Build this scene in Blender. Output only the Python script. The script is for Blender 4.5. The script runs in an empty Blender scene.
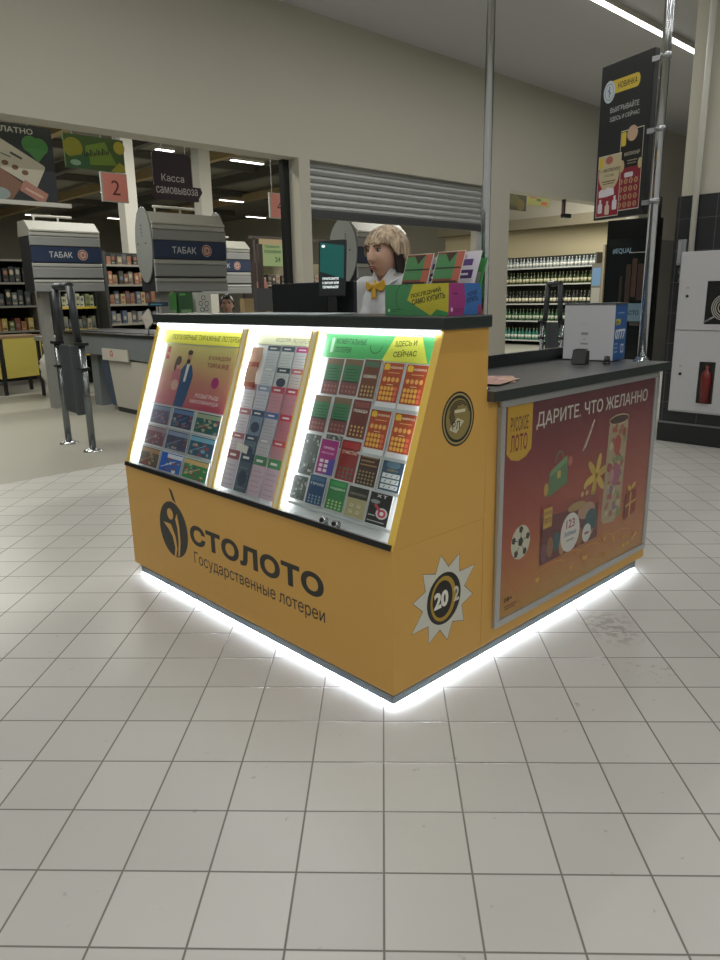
import bpy, bmesh, math, random
from mathutils import Vector, Matrix
from mathutils.geometry import delaunay_2d_cdt
random.seed(7)
sc = bpy.context.scene
COL = sc.collection
PI = math.pi
# ------------------------------------------------------------------ world frame
# X runs along the back wall, Y towards it, Z up (metres); the tiles are laid at AZ to it
AZ = math.radians(44.3114)
SA, CA = math.sin(AZ), math.cos(AZ)

# ------------------------------------------------------------------ materials
MATS = {}
def lin(c): return c/12.92 if c <= .04045 else ((c+.055)/1.055)**2.4
def rgb(h):
    if isinstance(h, str):
        h = h.lstrip('#'); return tuple(lin(int(h[i:i+2], 16)/255) for i in (0, 2, 4)) + (1,)
    return tuple(h) + (1,)
def mat(name, col, rough=.5, metal=0, emit=0, noise=0, nscale=20, bump=0, spec=.5):
    if name in MATS: return MATS[name]
    m = bpy.data.materials.new(name); m.use_nodes = True
    nt = m.node_tree; b = nt.nodes['Principled BSDF']
    c = rgb(col)
    b.inputs['Base Color'].default_value = c
    b.inputs['Roughness'].default_value = rough
    b.inputs['Metallic'].default_value = metal
    b.inputs['Specular IOR Level'].default_value = spec
    if emit:
        b.inputs['Emission Color'].default_value = c; b.inputs['Emission Strength'].default_value = emit
    if noise or bump:
        tc = nt.nodes.new('ShaderNodeTexCoord'); n = nt.nodes.new('ShaderNodeTexNoise')
        n.inputs['Scale'].default_value = nscale; n.inputs['Detail'].default_value = 4
        nt.links.new(tc.outputs['Object'], n.inputs['Vector'])
        if noise:
            mx = nt.nodes.new('ShaderNodeMix'); mx.data_type = 'RGBA'
            mx.inputs['A'].default_value = tuple(max(0, v*(1-noise)) for v in c[:3]) + (1,)
            mx.inputs['B'].default_value = tuple(min(1, v*(1+noise)) for v in c[:3]) + (1,)
            nt.links.new(n.outputs['Fac'], mx.inputs['Factor']); nt.links.new(mx.outputs['Result'], b.inputs['Base Color'])
        if bump:
            bp = nt.nodes.new('ShaderNodeBump'); bp.inputs['Strength'].default_value = bump
            nt.links.new(n.outputs['Fac'], bp.inputs['Height']); nt.links.new(bp.outputs['Normal'], b.inputs['Normal'])
    MATS[name] = m
    return m
def C(h, rough=.5):                       # plain printed / painted colour
    return mat('paint_%s_%d' % (h.lstrip('#'), int(rough*100)), h, rough)

def floor_material():
    m = bpy.data.materials.new('floor_tile'); m.use_nodes = True; nt = m.node_tree; N = nt.nodes; L = nt.links
    b = N['Principled BSDF']
    tc = N.new('ShaderNodeTexCoord')
    def math_(op, a, v=None, v2=None):
        n = N.new('ShaderNodeMath'); n.operation = op
        for i, s in enumerate((a, v, v2)):
            if s is None: continue
            if isinstance(s, (int, float)): n.inputs[i].default_value = s
            else: L.new(s, n.inputs[i])
        return n.outputs[0]
    def dot(vec):
        n = N.new('ShaderNodeVectorMath'); n.operation = 'DOT_PRODUCT'
        L.new(tc.outputs['Object'], n.inputs[0]); n.inputs[1].default_value = vec; return n.outputs['Value']
    T = .205
    u = math_('DIVIDE', math_('ADD', dot((SA, -CA, 0)), .6231), T)
    v = math_('DIVIDE', math_('ADD', dot((CA, SA, 0)), -1.1844), T)
    def edge(x):
        f = math_('FRACT', x); return math_('MINIMUM', f, math_('SUBTRACT', 1.0, f))
    d = math_('MINIMUM', edge(u), edge(v))
    mask = N.new('ShaderNodeMapRange'); mask.inputs['From Min'].default_value = .008; mask.inputs['From Max'].default_value = .016
    L.new(d, mask.inputs['Value'])
    comb = N.new('ShaderNodeCombineXYZ'); L.new(math_('FLOOR', u), comb.inputs[0]); L.new(math_('FLOOR', v), comb.inputs[1])
    wn = N.new('ShaderNodeTexWhiteNoise'); wn.noise_dimensions = '2D'; L.new(comb.outputs[0], wn.inputs['Vector'])
    ns = N.new('ShaderNodeTexNoise'); ns.inputs['Scale'].default_value = 1.7; ns.inputs['Detail'].default_value = 6
    L.new(tc.outputs['Object'], ns.inputs['Vector'])
    mx = N.new('ShaderNodeMix'); mx.data_type = 'RGBA'
    mx.inputs['A'].default_value = rgb('#b0afaa'); mx.inputs['B'].default_value = rgb('#c2c1bc')
    k = math_('ADD', math_('MULTIPLY', wn.outputs['Value'], .45), math_('MULTIPLY', ns.outputs['Fac'], .55)); L.new(k, mx.inputs['Factor'])
    # small dirt specks
    sp = N.new('ShaderNodeTexNoise'); sp.inputs['Scale'].default_value = 26; sp.inputs['Detail'].default_value = 3
    L.new(tc.outputs['Object'], sp.inputs['Vector'])
    sm = N.new('ShaderNodeMapRange'); sm.inputs['From Min'].default_value = .70; sm.inputs['From Max'].default_value = .78
    L.new(sp.outputs['Fac'], sm.inputs['Value'])
    dm = N.new('ShaderNodeMix'); dm.data_type = 'RGBA'; L.new(math_('MULTIPLY', sm.outputs[0], .55), dm.inputs['Factor'])
    L.new(mx.outputs['Result'], dm.inputs['A']); dm.inputs['B'].default_value = rgb('#6f6a5c')
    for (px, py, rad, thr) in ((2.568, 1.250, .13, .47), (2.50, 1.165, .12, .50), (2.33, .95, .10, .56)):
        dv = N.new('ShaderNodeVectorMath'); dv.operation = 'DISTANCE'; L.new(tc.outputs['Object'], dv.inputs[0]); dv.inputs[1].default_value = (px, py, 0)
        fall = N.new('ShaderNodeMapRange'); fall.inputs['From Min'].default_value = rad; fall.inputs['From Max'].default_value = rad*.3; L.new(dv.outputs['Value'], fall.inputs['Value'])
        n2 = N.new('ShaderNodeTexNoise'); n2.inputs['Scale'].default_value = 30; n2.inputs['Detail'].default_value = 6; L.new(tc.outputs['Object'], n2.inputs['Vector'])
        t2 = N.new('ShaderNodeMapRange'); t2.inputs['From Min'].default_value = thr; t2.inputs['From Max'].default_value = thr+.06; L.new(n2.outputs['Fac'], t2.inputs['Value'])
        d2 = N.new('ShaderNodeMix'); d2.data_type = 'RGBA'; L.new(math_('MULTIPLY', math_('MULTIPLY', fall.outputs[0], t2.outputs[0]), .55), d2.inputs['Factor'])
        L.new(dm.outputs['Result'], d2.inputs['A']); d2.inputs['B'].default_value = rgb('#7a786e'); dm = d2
    g = N.new('ShaderNodeMix'); g.data_type = 'RGBA'; L.new(mask.outputs[0], g.inputs['Factor'])
    g.inputs['A'].default_value = rgb('#716f66'); L.new(dm.outputs['Result'], g.inputs['B'])
    L.new(g.outputs['Result'], b.inputs['Base Color'])
    r = N.new('ShaderNodeMapRange'); L.new(mask.outputs[0], r.inputs['Value'])
    r.inputs['To Min'].default_value = .8; r.inputs['To Max'].default_value = .3; L.new(r.outputs[0], b.inputs['Roughness'])
    bp = N.new('ShaderNodeBump'); bp.inputs['Strength'].default_value = .35; bp.inputs['Distance'].default_value = .002
    L.new(mask.outputs[0], bp.inputs['Height']); L.new(bp.outputs['Normal'], b.inputs['Normal'])
    return m

def glass_material():
    m = bpy.data.materials.new('clear_glass'); m.use_nodes = True; nt = m.node_tree; N = nt.nodes
    N.remove(N['Principled BSDF']); o = N['Material Output']
    t = N.new('ShaderNodeBsdfTransparent'); g = N.new('ShaderNodeBsdfGlossy'); g.inputs['Roughness'].default_value = .03
    t.inputs['Color'].default_value = (.96, .98, .98, 1)
    mx = N.new('ShaderNodeMixShader'); lw = N.new('ShaderNodeLayerWeight'); lw.inputs['Blend'].default_value = .5
    pw = N.new('ShaderNodeMath'); pw.operation = 'POWER'; pw.inputs[1].default_value = 5; nt.links.new(lw.outputs['Facing'], pw.inputs[0])
    fr = N.new('ShaderNodeMath'); fr.operation = 'MULTIPLY_ADD'; fr.inputs[1].default_value = .9; fr.inputs[2].default_value = .025; nt.links.new(pw.outputs[0], fr.inputs[0])
    nt.links.new(fr.outputs[0], mx.inputs[0]); nt.links.new(t.outputs[0], mx.inputs[1]); nt.links.new(g.outputs[0], mx.inputs[2])
    nt.links.new(mx.outputs[0], o.inputs[0]); MATS['glass'] = m
    return m

def hair_material():
    m = bpy.data.materials.new('blonde_streaked_hair'); m.use_nodes = True; nt = m.node_tree; N = nt.nodes; L = nt.links
    b = N['Principled BSDF']; tc = N.new('ShaderNodeTexCoord'); mp = N.new('ShaderNodeMapping')
    mp.inputs['Scale'].default_value = (1, 1, .05); L.new(tc.outputs['Object'], mp.inputs['Vector'])
    n = N.new('ShaderNodeTexNoise'); n.inputs['Scale'].default_value = 70; n.inputs['Detail'].default_value = 5
    L.new(mp.outputs[0], n.inputs['Vector'])
    r = N.new('ShaderNodeValToRGB'); L.new(n.outputs['Fac'], r.inputs[0])
    r.color_ramp.elements[0].position = .36; r.color_ramp.elements[0].color = rgb('#76604e')
    r.color_ramp.elements[1].position = .60; r.color_ramp.elements[1].color = rgb('#c2ae90')
    L.new(r.outputs[0], b.inputs['Base Color']); b.inputs['Roughness'].default_value = .5
    return m

def stripe_material(name, c1, c2, axis, scale, rough=.5, metal=0):
    m = bpy.data.materials.new(name); m.use_nodes = True; nt = m.node_tree; N = nt.nodes; L = nt.links
    b = N['Principled BSDF']; tc = N.new('ShaderNodeTexCoord'); w = N.new('ShaderNodeTexWave')
    w.bands_direction = axis; w.inputs['Scale'].default_value = scale
    L.new(tc.outputs['Object'], w.inputs['Vector'])
    mx = N.new('ShaderNodeMix'); mx.data_type = 'RGBA'; mx.inputs['A'].default_value = rgb(c1); mx.inputs['B'].default_value = rgb(c2)
    L.new(w.outputs['Fac'], mx.inputs['Factor']); L.new(mx.outputs['Result'], b.inputs['Base Color'])
    b.inputs['Roughness'].default_value = rough; b.inputs['Metallic'].default_value = metal
    MATS[name] = m; return m

def gradient_poster(name, z0, z1, stops):
    m = bpy.data.materials.new(name); m.use_nodes = True; nt = m.node_tree; N = nt.nodes; L = nt.links
    b = N['Principled BSDF']; tc = N.new('ShaderNodeTexCoord'); s = N.new('ShaderNodeSeparateXYZ')
    L.new(tc.outputs['Object'], s.inputs[0]); mr = N.new('ShaderNodeMapRange')
    mr.inputs['From Min'].default_value = z0; mr.inputs['From Max'].default_value = z1
    n = N.new('ShaderNodeTexNoise'); n.inputs['Scale'].default_value = 3; n.inputs['Detail'].default_value = 3
    L.new(tc.outputs['Object'], n.inputs['Vector'])
    ad = N.new('ShaderNodeMath'); ad.operation = 'MULTIPLY_ADD'; ad.inputs[1].default_value = .18; L.new(n.outputs['Fac'], ad.inputs[0])
    L.new(s.outputs['Z'], ad.inputs[2]); L.new(ad.outputs[0], mr.inputs['Value'])
    r = N.new('ShaderNodeValToRGB'); L.new(mr.outputs[0], r.inputs[0]); e = r.color_ramp.elements
    e[0].position, e[0].color = stops[0][0], rgb(stops[0][1]); e[1].position, e[1].color = stops[-1][0], rgb(stops[-1][1])
    for p, c in stops[1:-1]:
        q = e.new(p); q.color = rgb(c)
    L.new(r.outputs[0], b.inputs['Base Color']); b.inputs['Roughness'].default_value = .35
    return m

# ------------------------------------------------------------------ mesh builder
class MB:
    def __init__(s): s.v = []; s.f = []; s.m = []; s.mats = []; s.sm = []
    def mi(s, m):
        if m not in s.mats: s.mats.append(m)
        return s.mats.index(m)
    def add(s, vs, fs, m, smooth=False):
        o = len(s.v); s.v += [tuple(v) for v in vs]; k = s.mi(m)
        for f in fs: s.f.append([i+o for i in f]); s.m.append(k); s.sm.append(smooth)
        return s
    def box(s, x0, x1, y0, y1, z0, z1, m):
        return s.add([(x, y, z) for z in (z0, z1) for y in (y0, y1) for x in (x0, x1)],
                     [(0, 2, 3, 1), (4, 5, 7, 6), (0, 1, 5, 4), (2, 6, 7, 3), (0, 4, 6, 2), (1, 3, 7, 5)], m)
    def obox(s, c, ax, ay, az, m):       # oriented box: centre, three half-axis vectors
        c = Vector(c); ax, ay, az = Vector(ax), Vector(ay), Vector(az)
        return s.add([c+i*ax+j*ay+k*az for k in (-1, 1) for j in (-1, 1) for i in (-1, 1)],
                     [(0, 2, 3, 1), (4, 5, 7, 6), (0, 1, 5, 4), (2, 6, 7, 3), (0, 4, 6, 2), (1, 3, 7, 5)], m)
    def prism(s, pts, d, m, m2=None):    # polygon pts (3D), extruded by vector d
        d = Vector(d); n = len(pts); a = [Vector(p) for p in pts]; b = [p+d for p in a]
        s.add(a+b, [list(range(n))[::-1], list(range(n, 2*n))], m)
        return s.add(a+b, [(i, (i+1) % n, n+(i+1) % n, n+i) for i in range(n)], m2 or m)
    def tube(s, p0, p1, r, m, r1=None, n=16, caps=True, smooth=True):
        p0, p1 = Vector(p0), Vector(p1); d = (p1-p0).normalized(); r1 = r if r1 is None else r1
        a = d.orthogonal().normalized(); b = d.cross(a); vs = []
        for p, q in ((p0, r), (p1, r1)):
            for i in range(n):
                t = 2*PI*i/n; vs.append(p+(a*math.cos(t)+b*math.sin(t))*q)
        s.add(vs, [(i, (i+1) % n, n+(i+1) % n, n+i) for i in range(n)], m, smooth)
        if caps: s.add(vs, [list(range(n))[::-1], list(range(n, 2*n))], m)
        return s
    def path(s, pts, r, m, n=10):
        for i in range(len(pts)-1): s.tube(pts[i], pts[i+1], r, m, n=n)
        for p in pts[1:-1]: s.ball(p, (r, r, r), m, 8, 6)
        return s
    def lathe(s, c, prof, m, n=20, smooth=True):   # prof: (radius, z)
        c = Vector(c); vs = []
        for r, z in prof:
            for i in range(n):
                t = 2*PI*i/n; vs.append(c+Vector((r*math.cos(t), r*math.sin(t), z)))
        fs = [(j*n+i, j*n+(i+1) % n, (j+1)*n+(i+1) % n, (j+1)*n+i) for j in range(len(prof)-1) for i in range(n)]
        s.add(vs, fs, m, smooth)
        k = len(prof)-1
        return s.add(vs, [[i for i in range(n)][::-1], [k*n+i for i in range(n)]], m)
    def ball(s, c, r, m, n=20, k=12, fn=None):
        c = Vector(c); vs = []
        for j in range(k+1):
            p = PI*j/k
            for i in range(n):
                t = 2*PI*i/n; v = Vector((math.sin(p)*math.cos(t)*r[0], math.sin(p)*math.sin(t)*r[1], -math.cos(p)*r[2]))
                if fn: v = fn(v)
                vs.append(c+v)
        return s.add(vs, [(j*n+i, j*n+(i+1) % n, (j+1)*n+(i+1) % n, (j+1)*n+i) for j in range(k) for i in range(n)], m, True)
    def build(s, name, parent=None, loc=None, rotz=0, bevel=0, seg=2):
        me = bpy.data.meshes.new(name); me.from_pydata(s.v, [], s.f)
        for m in s.mats: me.materials.append(m)
        for p, k, q in zip(me.polygons, s.m, s.sm): p.material_index = k; p.use_smooth = q
        bm = bmesh.new(); bm.from_mesh(me); bmesh.ops.remove_doubles(bm, verts=bm.verts, dist=1e-6)
        bm.to_mesh(me); bm.free(); me.update()
        o = bpy.data.objects.new(name, me); COL.objects.link(o)
        if parent: o.parent = parent
        if loc: o.location = loc
        if rotz: o.rotation_euler.z = rotz
        if bevel:
            b = o.modifiers.new('bevel', 'BEVEL'); b.width = bevel; b.segments = seg; b.limit_method = 'ANGLE'; b.angle_limit = math.radians(50)
        return o

# text outlines, from Blender's own built-in font, cached as flat meshes
_TX = {}
def glyphs(s, bold=0.0, spacing=1.0):
    k = (s, bold, spacing)
    if k in _TX: return _TX[k]
    cu = bpy.data.curves.new('t', 'FONT'); cu.body = s; cu.resolution_u = 3; cu.space_character = spacing
    cu.fill_mode = 'NONE'
    ob = bpy.data.objects.new('t', cu); COL.objects.link(ob)
    dg = bpy.context.evaluated_depsgraph_get(); dg.update()
    me = bpy.data.meshes.new_from_object(ob.evaluated_get(dg))
    V = [(v.co.x, v.co.y) for v in me.vertices]; nx = {}; pv = {}
    for e in me.edges:
        p, q = e.vertices; nx[p] = q; pv[q] = p
    COL.objects.unlink(ob); bpy.data.objects.remove(ob); bpy.data.curves.remove(cu); bpy.data.meshes.remove(me)
    # loops, their orientation, and the outward offset that makes letters bolder
    seen = set(); loops = []
    for p in list(nx):
        if p in seen: continue
        l = [p]; seen.add(p); q = nx[p]
        while q != p and q not in seen: l.append(q); seen.add(q); q = nx.get(q, p)
        loops.append(l)
    def area(l): return sum(V[l[i]][0]*V[l[(i+1) % len(l)]][1]-V[l[(i+1) % len(l)]][0]*V[l[i]][1] for i in range(len(l)))/2
    ars = [area(l) for l in loops]; sg = -1 if (ars and max(ars, key=abs) < 0) else 1
    P = []; E = []
    for l in loops:
        o = len(P); n = len(l)
        for i in range(n):
            x, y = V[l[i]]
            if bold:
                (x0, y0), (x1, y1) = V[l[i-1]], V[l[(i+1) % n]]
                d0 = Vector((x-x0, y-y0)); d1 = Vector((x1-x, y1-y))
                if d0.length > 1e-6 and d1.length > 1e-6:
                    d0.normalize(); d1.normalize(); n0 = Vector((d0.y, -d0.x)); n1 = Vector((d1.y, -d1.x)); m = n0+n1
                    if m.length > .2: m = m/max(.5, m.dot(n0)); x += m.x*bold*sg; y += m.y*bold*sg
            P.append((x, y)); E.append((o+i, o+(i+1) % n))
    r = delaunay_2d_cdt([Vector(p) for p in P], E, [], 1, 1e-5); vs = [(v.x, v.y) for v in r[0]]; fs = []
    segs = [(P[p], P[q]) for p, q in E]
    for f in r[2]:
        cx = sum(vs[i][0] for i in f)/len(f); cy = sum(vs[i][1] for i in f)/len(f); w = 0
        for (x0, y0), (x1, y1) in segs:
            if (y0 <= cy) != (y1 <= cy) and x0+(cy-y0)*(x1-x0)/(y1-y0) > cx: w += 1 if y1 > y0 else -1
        if w: fs.append(list(f))
    _TX[k] = (vs, fs); return _TX[k]

class Art:
    """Flat printed artwork on a plane: origin, unit u (right), unit v (up); n = u x v faces the viewer."""
    def __init__(s, mb, o, u, v, gap=.0003):
        gap = .00004 if gap < .0005 else .0002 if gap < .002 else .0005
        s.mb = mb; s.o = Vector(o); s.u = Vector(u).normalized(); s.v = Vector(v).normalized(); s.n = s.u.cross(s.v); s.gap = gap; s.k = 1; s.sx = s.sy = 1
    def P(s, x, y): return s.o+s.u*(x*s.sx)+s.v*(y*s.sy)+s.n*(s.gap*s.k)
    def poly(s, pts, c, rough=.45):
        m = c if not isinstance(c, str) else C(c, rough)
        s.mb.add([s.P(*p) for p in pts], [list(range(len(pts)))], m); s.k += 1; return s
    def rect(s, x0, y0, x1, y1, c): return s.poly([(x0, y0), (x1, y0), (x1, y1), (x0, y1)], c)
    def ell(s, cx, cy, rx, ry, c, n=24, rot=0, a0=0, a1=2*PI):
        cr, sr = math.cos(rot), math.sin(rot); full = abs(a1-a0-2*PI) < 1e-6
        pts = []
        for i in range(n if full else n+1):
            t = a0+(a1-a0)*i/n; x, y = rx*math.cos(t), ry*math.sin(t); pts.append((cx+x*cr-y*sr, cy+x*sr+y*cr))
        return s.poly(pts, c)
    def rrect(s, x0, y0, x1, y1, r, c, rot=0, n=5):
        pts = []; cx, cy = (x0+x1)/2, (y0+y1)/2
        for (ax, ay, a) in ((x1-r, y0+r, -PI/2), (x1-r, y1-r, 0), (x0+r, y1-r, PI/2), (x0+r, y0+r, PI)):
            for i in range(n+1):
                t = a+PI/2*i/n; pts.append((ax+r*math.cos(t), ay+r*math.sin(t)))
        if rot: pts = [(cx+(x-cx)*math.cos(rot)-(y-cy)*math.sin(rot), cy+(x-cx)*math.sin(rot)+(y-cy)*math.cos(rot)) for x, y in pts]
        return s.poly(pts, c)
    def line(s, x0, y0, x1, y1, w, c):
        d = math.hypot(x1-x0, y1-y0) or 1; nx, ny = -(y1-y0)/d*w/2, (x1-x0)/d*w/2
        return s.poly([(x0+nx, y0+ny), (x0-nx, y0-ny), (x1-nx, y1-ny), (x1+nx, y1+ny)], c)
    def arc(s, cx, cy, rx, ry, a0, a1, w, c, n=16):
        k = s.k
        for i in range(n):
            t, q = a0+(a1-a0)*i/n, a0+(a1-a0)*(i+1)/n; s.k = k
            s.poly([(cx+(rx-w/2)*math.cos(t), cy+(ry-w/2)*math.sin(t)), (cx+(rx+w/2)*math.cos(t), cy+(ry+w/2)*math.sin(t)),
                    (cx+(rx+w/2)*math.cos(q), cy+(ry+w/2)*math.sin(q)), (cx+(rx-w/2)*math.cos(q), cy+(ry-w/2)*math.sin(q))], c)
        return s
    def text(s, t, x, y, width, height, c, bold=.02, rot=0, spacing=1.0):
        """fits the word's ink box into width x height with its lower left at x, y"""
        vs, fs = glyphs(t, bold, spacing)
        if not vs: return s
        x0 = min(v[0] for v in vs); x1 = max(v[0] for v in vs); y0 = min(v[1] for v in vs); y1 = max(v[1] for v in vs)
        sx = width/(x1-x0); sy = height/(y1-y0) if height else sx
        cr, sr = math.cos(rot), math.sin(rot); pts = []
        for a, b in vs:
            p, q = (a-x0)*sx, (b-y0)*sy; pts.append(s.P(x+p*cr-q*sr, y+p*sr+q*cr))
        s.mb.add(pts, fs, C(c) if isinstance(c, str) else c); s.k += 1; return s

# ------------------------------------------------------------------ scene tree helpers
def tag(o, label=None, cat=None, group=None, kind=None):
    if label: o['label'] = label
    if cat: o['category'] = cat
    if group: o['group'] = group
    if kind: o['kind'] = kind
    return o
def thing(name, label, cat, loc=(0, 0, 0), rotz=0, group=None):
    o = bpy.data.objects.new(name, None); COL.objects.link(o); o.empty_display_size = .1
    o.location = loc; o.rotation_euler.z = rotz; return tag(o, label, cat, group)
def struct(o): o['kind'] = 'structure'; return o
def kids(o): return [c for c in bpy.data.objects if c.parent == o]
def dup(root, loc, rotz=None, label=None, group=None):
    r = root.copy(); COL.objects.link(r); r.location = loc
    if rotz is not None: r.rotation_euler.z = rotz
    if label: r['label'] = label
    if group: r['group'] = group
    for ch in kids(root):
        c = ch.copy(); COL.objects.link(c); c.parent = r
        for g in kids(ch):
            d = g.copy(); COL.objects.link(d); d.parent = c
    return r
def rebase(o, loc):                      # put a mesh object's origin at its base
    o.data.transform(Matrix.Translation(-Vector(loc))); o.location = loc; return o

# common materials
YEL = mat('kiosk_yellow', '#d2a350', .4, noise=.03, nscale=3)
YEDGE = mat('kiosk_yellow_edge', '#e6c25a', .45)
WHITE = mat('white_paint', '#c9c8bf', .55)
LEDW = mat('led_white', '#f6faff', emit=12)
LEDF = mat('led_floor', '#eef6ff', emit=170)
TOPM = mat('countertop_black', '#2a3231', .35, noise=.2, nscale=60)
TOPG = mat('countertop_grey', '#484949', .33, noise=.12, nscale=80)
PLN = mat('plinth_grey', '#76828a', .4, metal=.1, noise=.1, nscale=40)
CHROME = mat('chrome', '#c4c8cc', .12, metal=1)
STEEL = mat('brushed_steel', '#9b9ea0', .35, metal=.9)
ALU = mat('aluminium_frame', '#c2c4c4', .32, metal=.75)
BLACK = mat('black_plastic', '#191c1e', .35)
DARK = mat('dark_grey_plastic', '#26292c', .45)
GREYM = mat('cabinet_grey', '#aeb0ad', .45)
GREYD = mat('cabinet_grey_dark', '#909394', .5)
NAVY = mat('navy_band', '#2a3856', .4)
GLASS = glass_material()
WALL = mat('wall_cream', '#b9b6a8', .7, noise=.02, nscale=2)
# ================================================================== THE SETTING
def build_setting():
    FT = floor_material()
    struct(MB().box(-7, 19, -8, 5.55, -.08, 0, FT).build('floor'))
    struct(MB().box(-7, 19, 5.552, 30, -.08, 0, mat('store_floor', '#959388', .42, noise=.06, nscale=1.2)).build('floor_store'))
    CE = mat('ceiling_grey', '#b9bab9', .8)
    struct(MB().box(-7, 19, -8, 5.65, 3.85, 3.95, CE).build('ceiling'))
    # back wall with three openings; the wall is 0.22 m thick
    W = MB(); y0, y1 = 5.65, 5.87
    def wallbox(xa, xb, za, zb): W.box(xa, xb, y0, y1, za, zb, WALL)
    wallbox(-7, 19, 2.58, 4.6)
    wallbox(-7, -2.2, 0, 2.58)
    wallbox(4.674, 4.812, 0, 2.58)
    wallbox(7.62, 8.122, 0, 2.58)
    wallbox(11.7, 19, 2.15, 2.58)
    W.box(11.7, 19, y0, y1, 0, 2.15, mat('wall_grey_dado', '#85857f', .7))
    struct(W.build('wall_back'))
    struct(MB().box(-7.2, -7, -8, 5.65, 0, 3.95, WALL).build('wall_left'))
    struct(MB().box(-7.2, 19.2, -8.2, -8, 0, 3.95, WALL).build('wall_front'))
    struct(MB().box(19, 19.2, -8, 30, 0, 4.7, WALL).build('wall_right'))
    # dark guide rail at the right end of opening one
    struct(MB().box(4.60, 4.673, 5.80, 5.86, 0, 2.58, BLACK).build('trim_1'))
    # store hall behind
    struct(MB().box(-7, 19, 5.87, 30, 4.6, 4.7, mat('hall_ceiling', '#8a877c', .8)).build('ceiling_hall'))
    struct(MB().box(-7.2, 19.2, 30, 30.2, 0, 4.7, mat('hall_back_wall', '#7c7a6e', .8)).build('wall_far'))
    struct(MB().box(-7.2, -7, 5.87, 30, 0, 4.7, mat('hall_back_wall', '#7c7a6e', .8)).build('wall_hall_left'))
    # beige wall behind the bottles, with its bulkhead
    F = MB(); BE = mat('wall_beige', '#c2b795', .7)
    F.box(17.6, 17.8, 5.87, 14.5, 0, 4.6, BE)
    F.box(17.15, 17.6, 5.87, 14.5, 2.96, 3.22, mat('bulkhead_brown', '#87806b', .7))
    F.box(17.35, 17.6, 5.87, 14.5, 3.22, 4.6, mat('upper_wall_white', '#b9b5a6', .7))
    struct(F.build('wall_beige_side'))
    # roof beams of the hall, running away from the wall
    B = MB(); wood = mat('beam_wood', '#a8946e', .6); steel = mat('beam_steel', '#55544e', .6)
    for i, x in enumerate((1.2, 2.6, 4.2, 5.9, 7.6, 9.6, 11.8, 14.2)):
        B.box(x, x+.16, 6.2, 29, 4.28, 4.5, wood if i % 2 else steel)
    for y in (9.5, 12.5, 16, 20, 24.5): B.box(-6, 17, y, y+.12, 4.42, 4.58, steel)
    struct(B.build('trim_2'))
build_setting()

# columns of the hall
def columns():
    for i, (x, y, w, l) in enumerate(((6.05, 11.8, .24, 'pale square column behind the pink number 2 sign'),
                                      (8.15, 12.8, .26, 'pale square column behind the dark purple checkout sign'))):
        t = MB(); t.box(-w/2, w/2, -w/2, w/2, 0, 4.28, WHITE); t.box(-w/2-.02, w/2+.02, -w/2-.02, w/2+.02, 0, .15, GREYD)
        tag(t.build('column', loc=(x, y, 0), bevel=.01), l, 'column')
columns()

# roller shutter over opening two
def shutter():
    t = thing('roller_shutter', 'grey horizontally slatted roller shutter, half lowered, above the woman', 'shutter', (6.2, 5.72, 2.06))
    m = MB(); sl = mat('shutter_slat', '#a2a4a3', .4, metal=.35)
    z = 2.13
    while z < 2.56:
        # one curved slat: a shallow bulging profile
        pr = [(0, 0), (-.012, .012), (-.017, .032), (-.012, .052), (0, .062), (.006, .062), (.006, 0)]
        m.prism([(4.84, 5.72+a, z+b) for a, b in pr], (2.76, 0, 0), sl); z += .066
    o = m.build('slat_curtain'); o.data.transform(Matrix.Translation((-6.2, -5.72, -2.06))); o.parent = t
    b = MB().box(-1.36, 1.40, -.03, .03, 0, .068, mat('shutter_bar', '#3d3f3f', .5)).build('bottom_bar', t, bevel=.006)
    for x in (-1.375, 1.405):
        MB().box(x-.012, x+.012, -.035, .035, -2.06, .5, ALU).build('guide_rail', t)
shutter()

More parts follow.
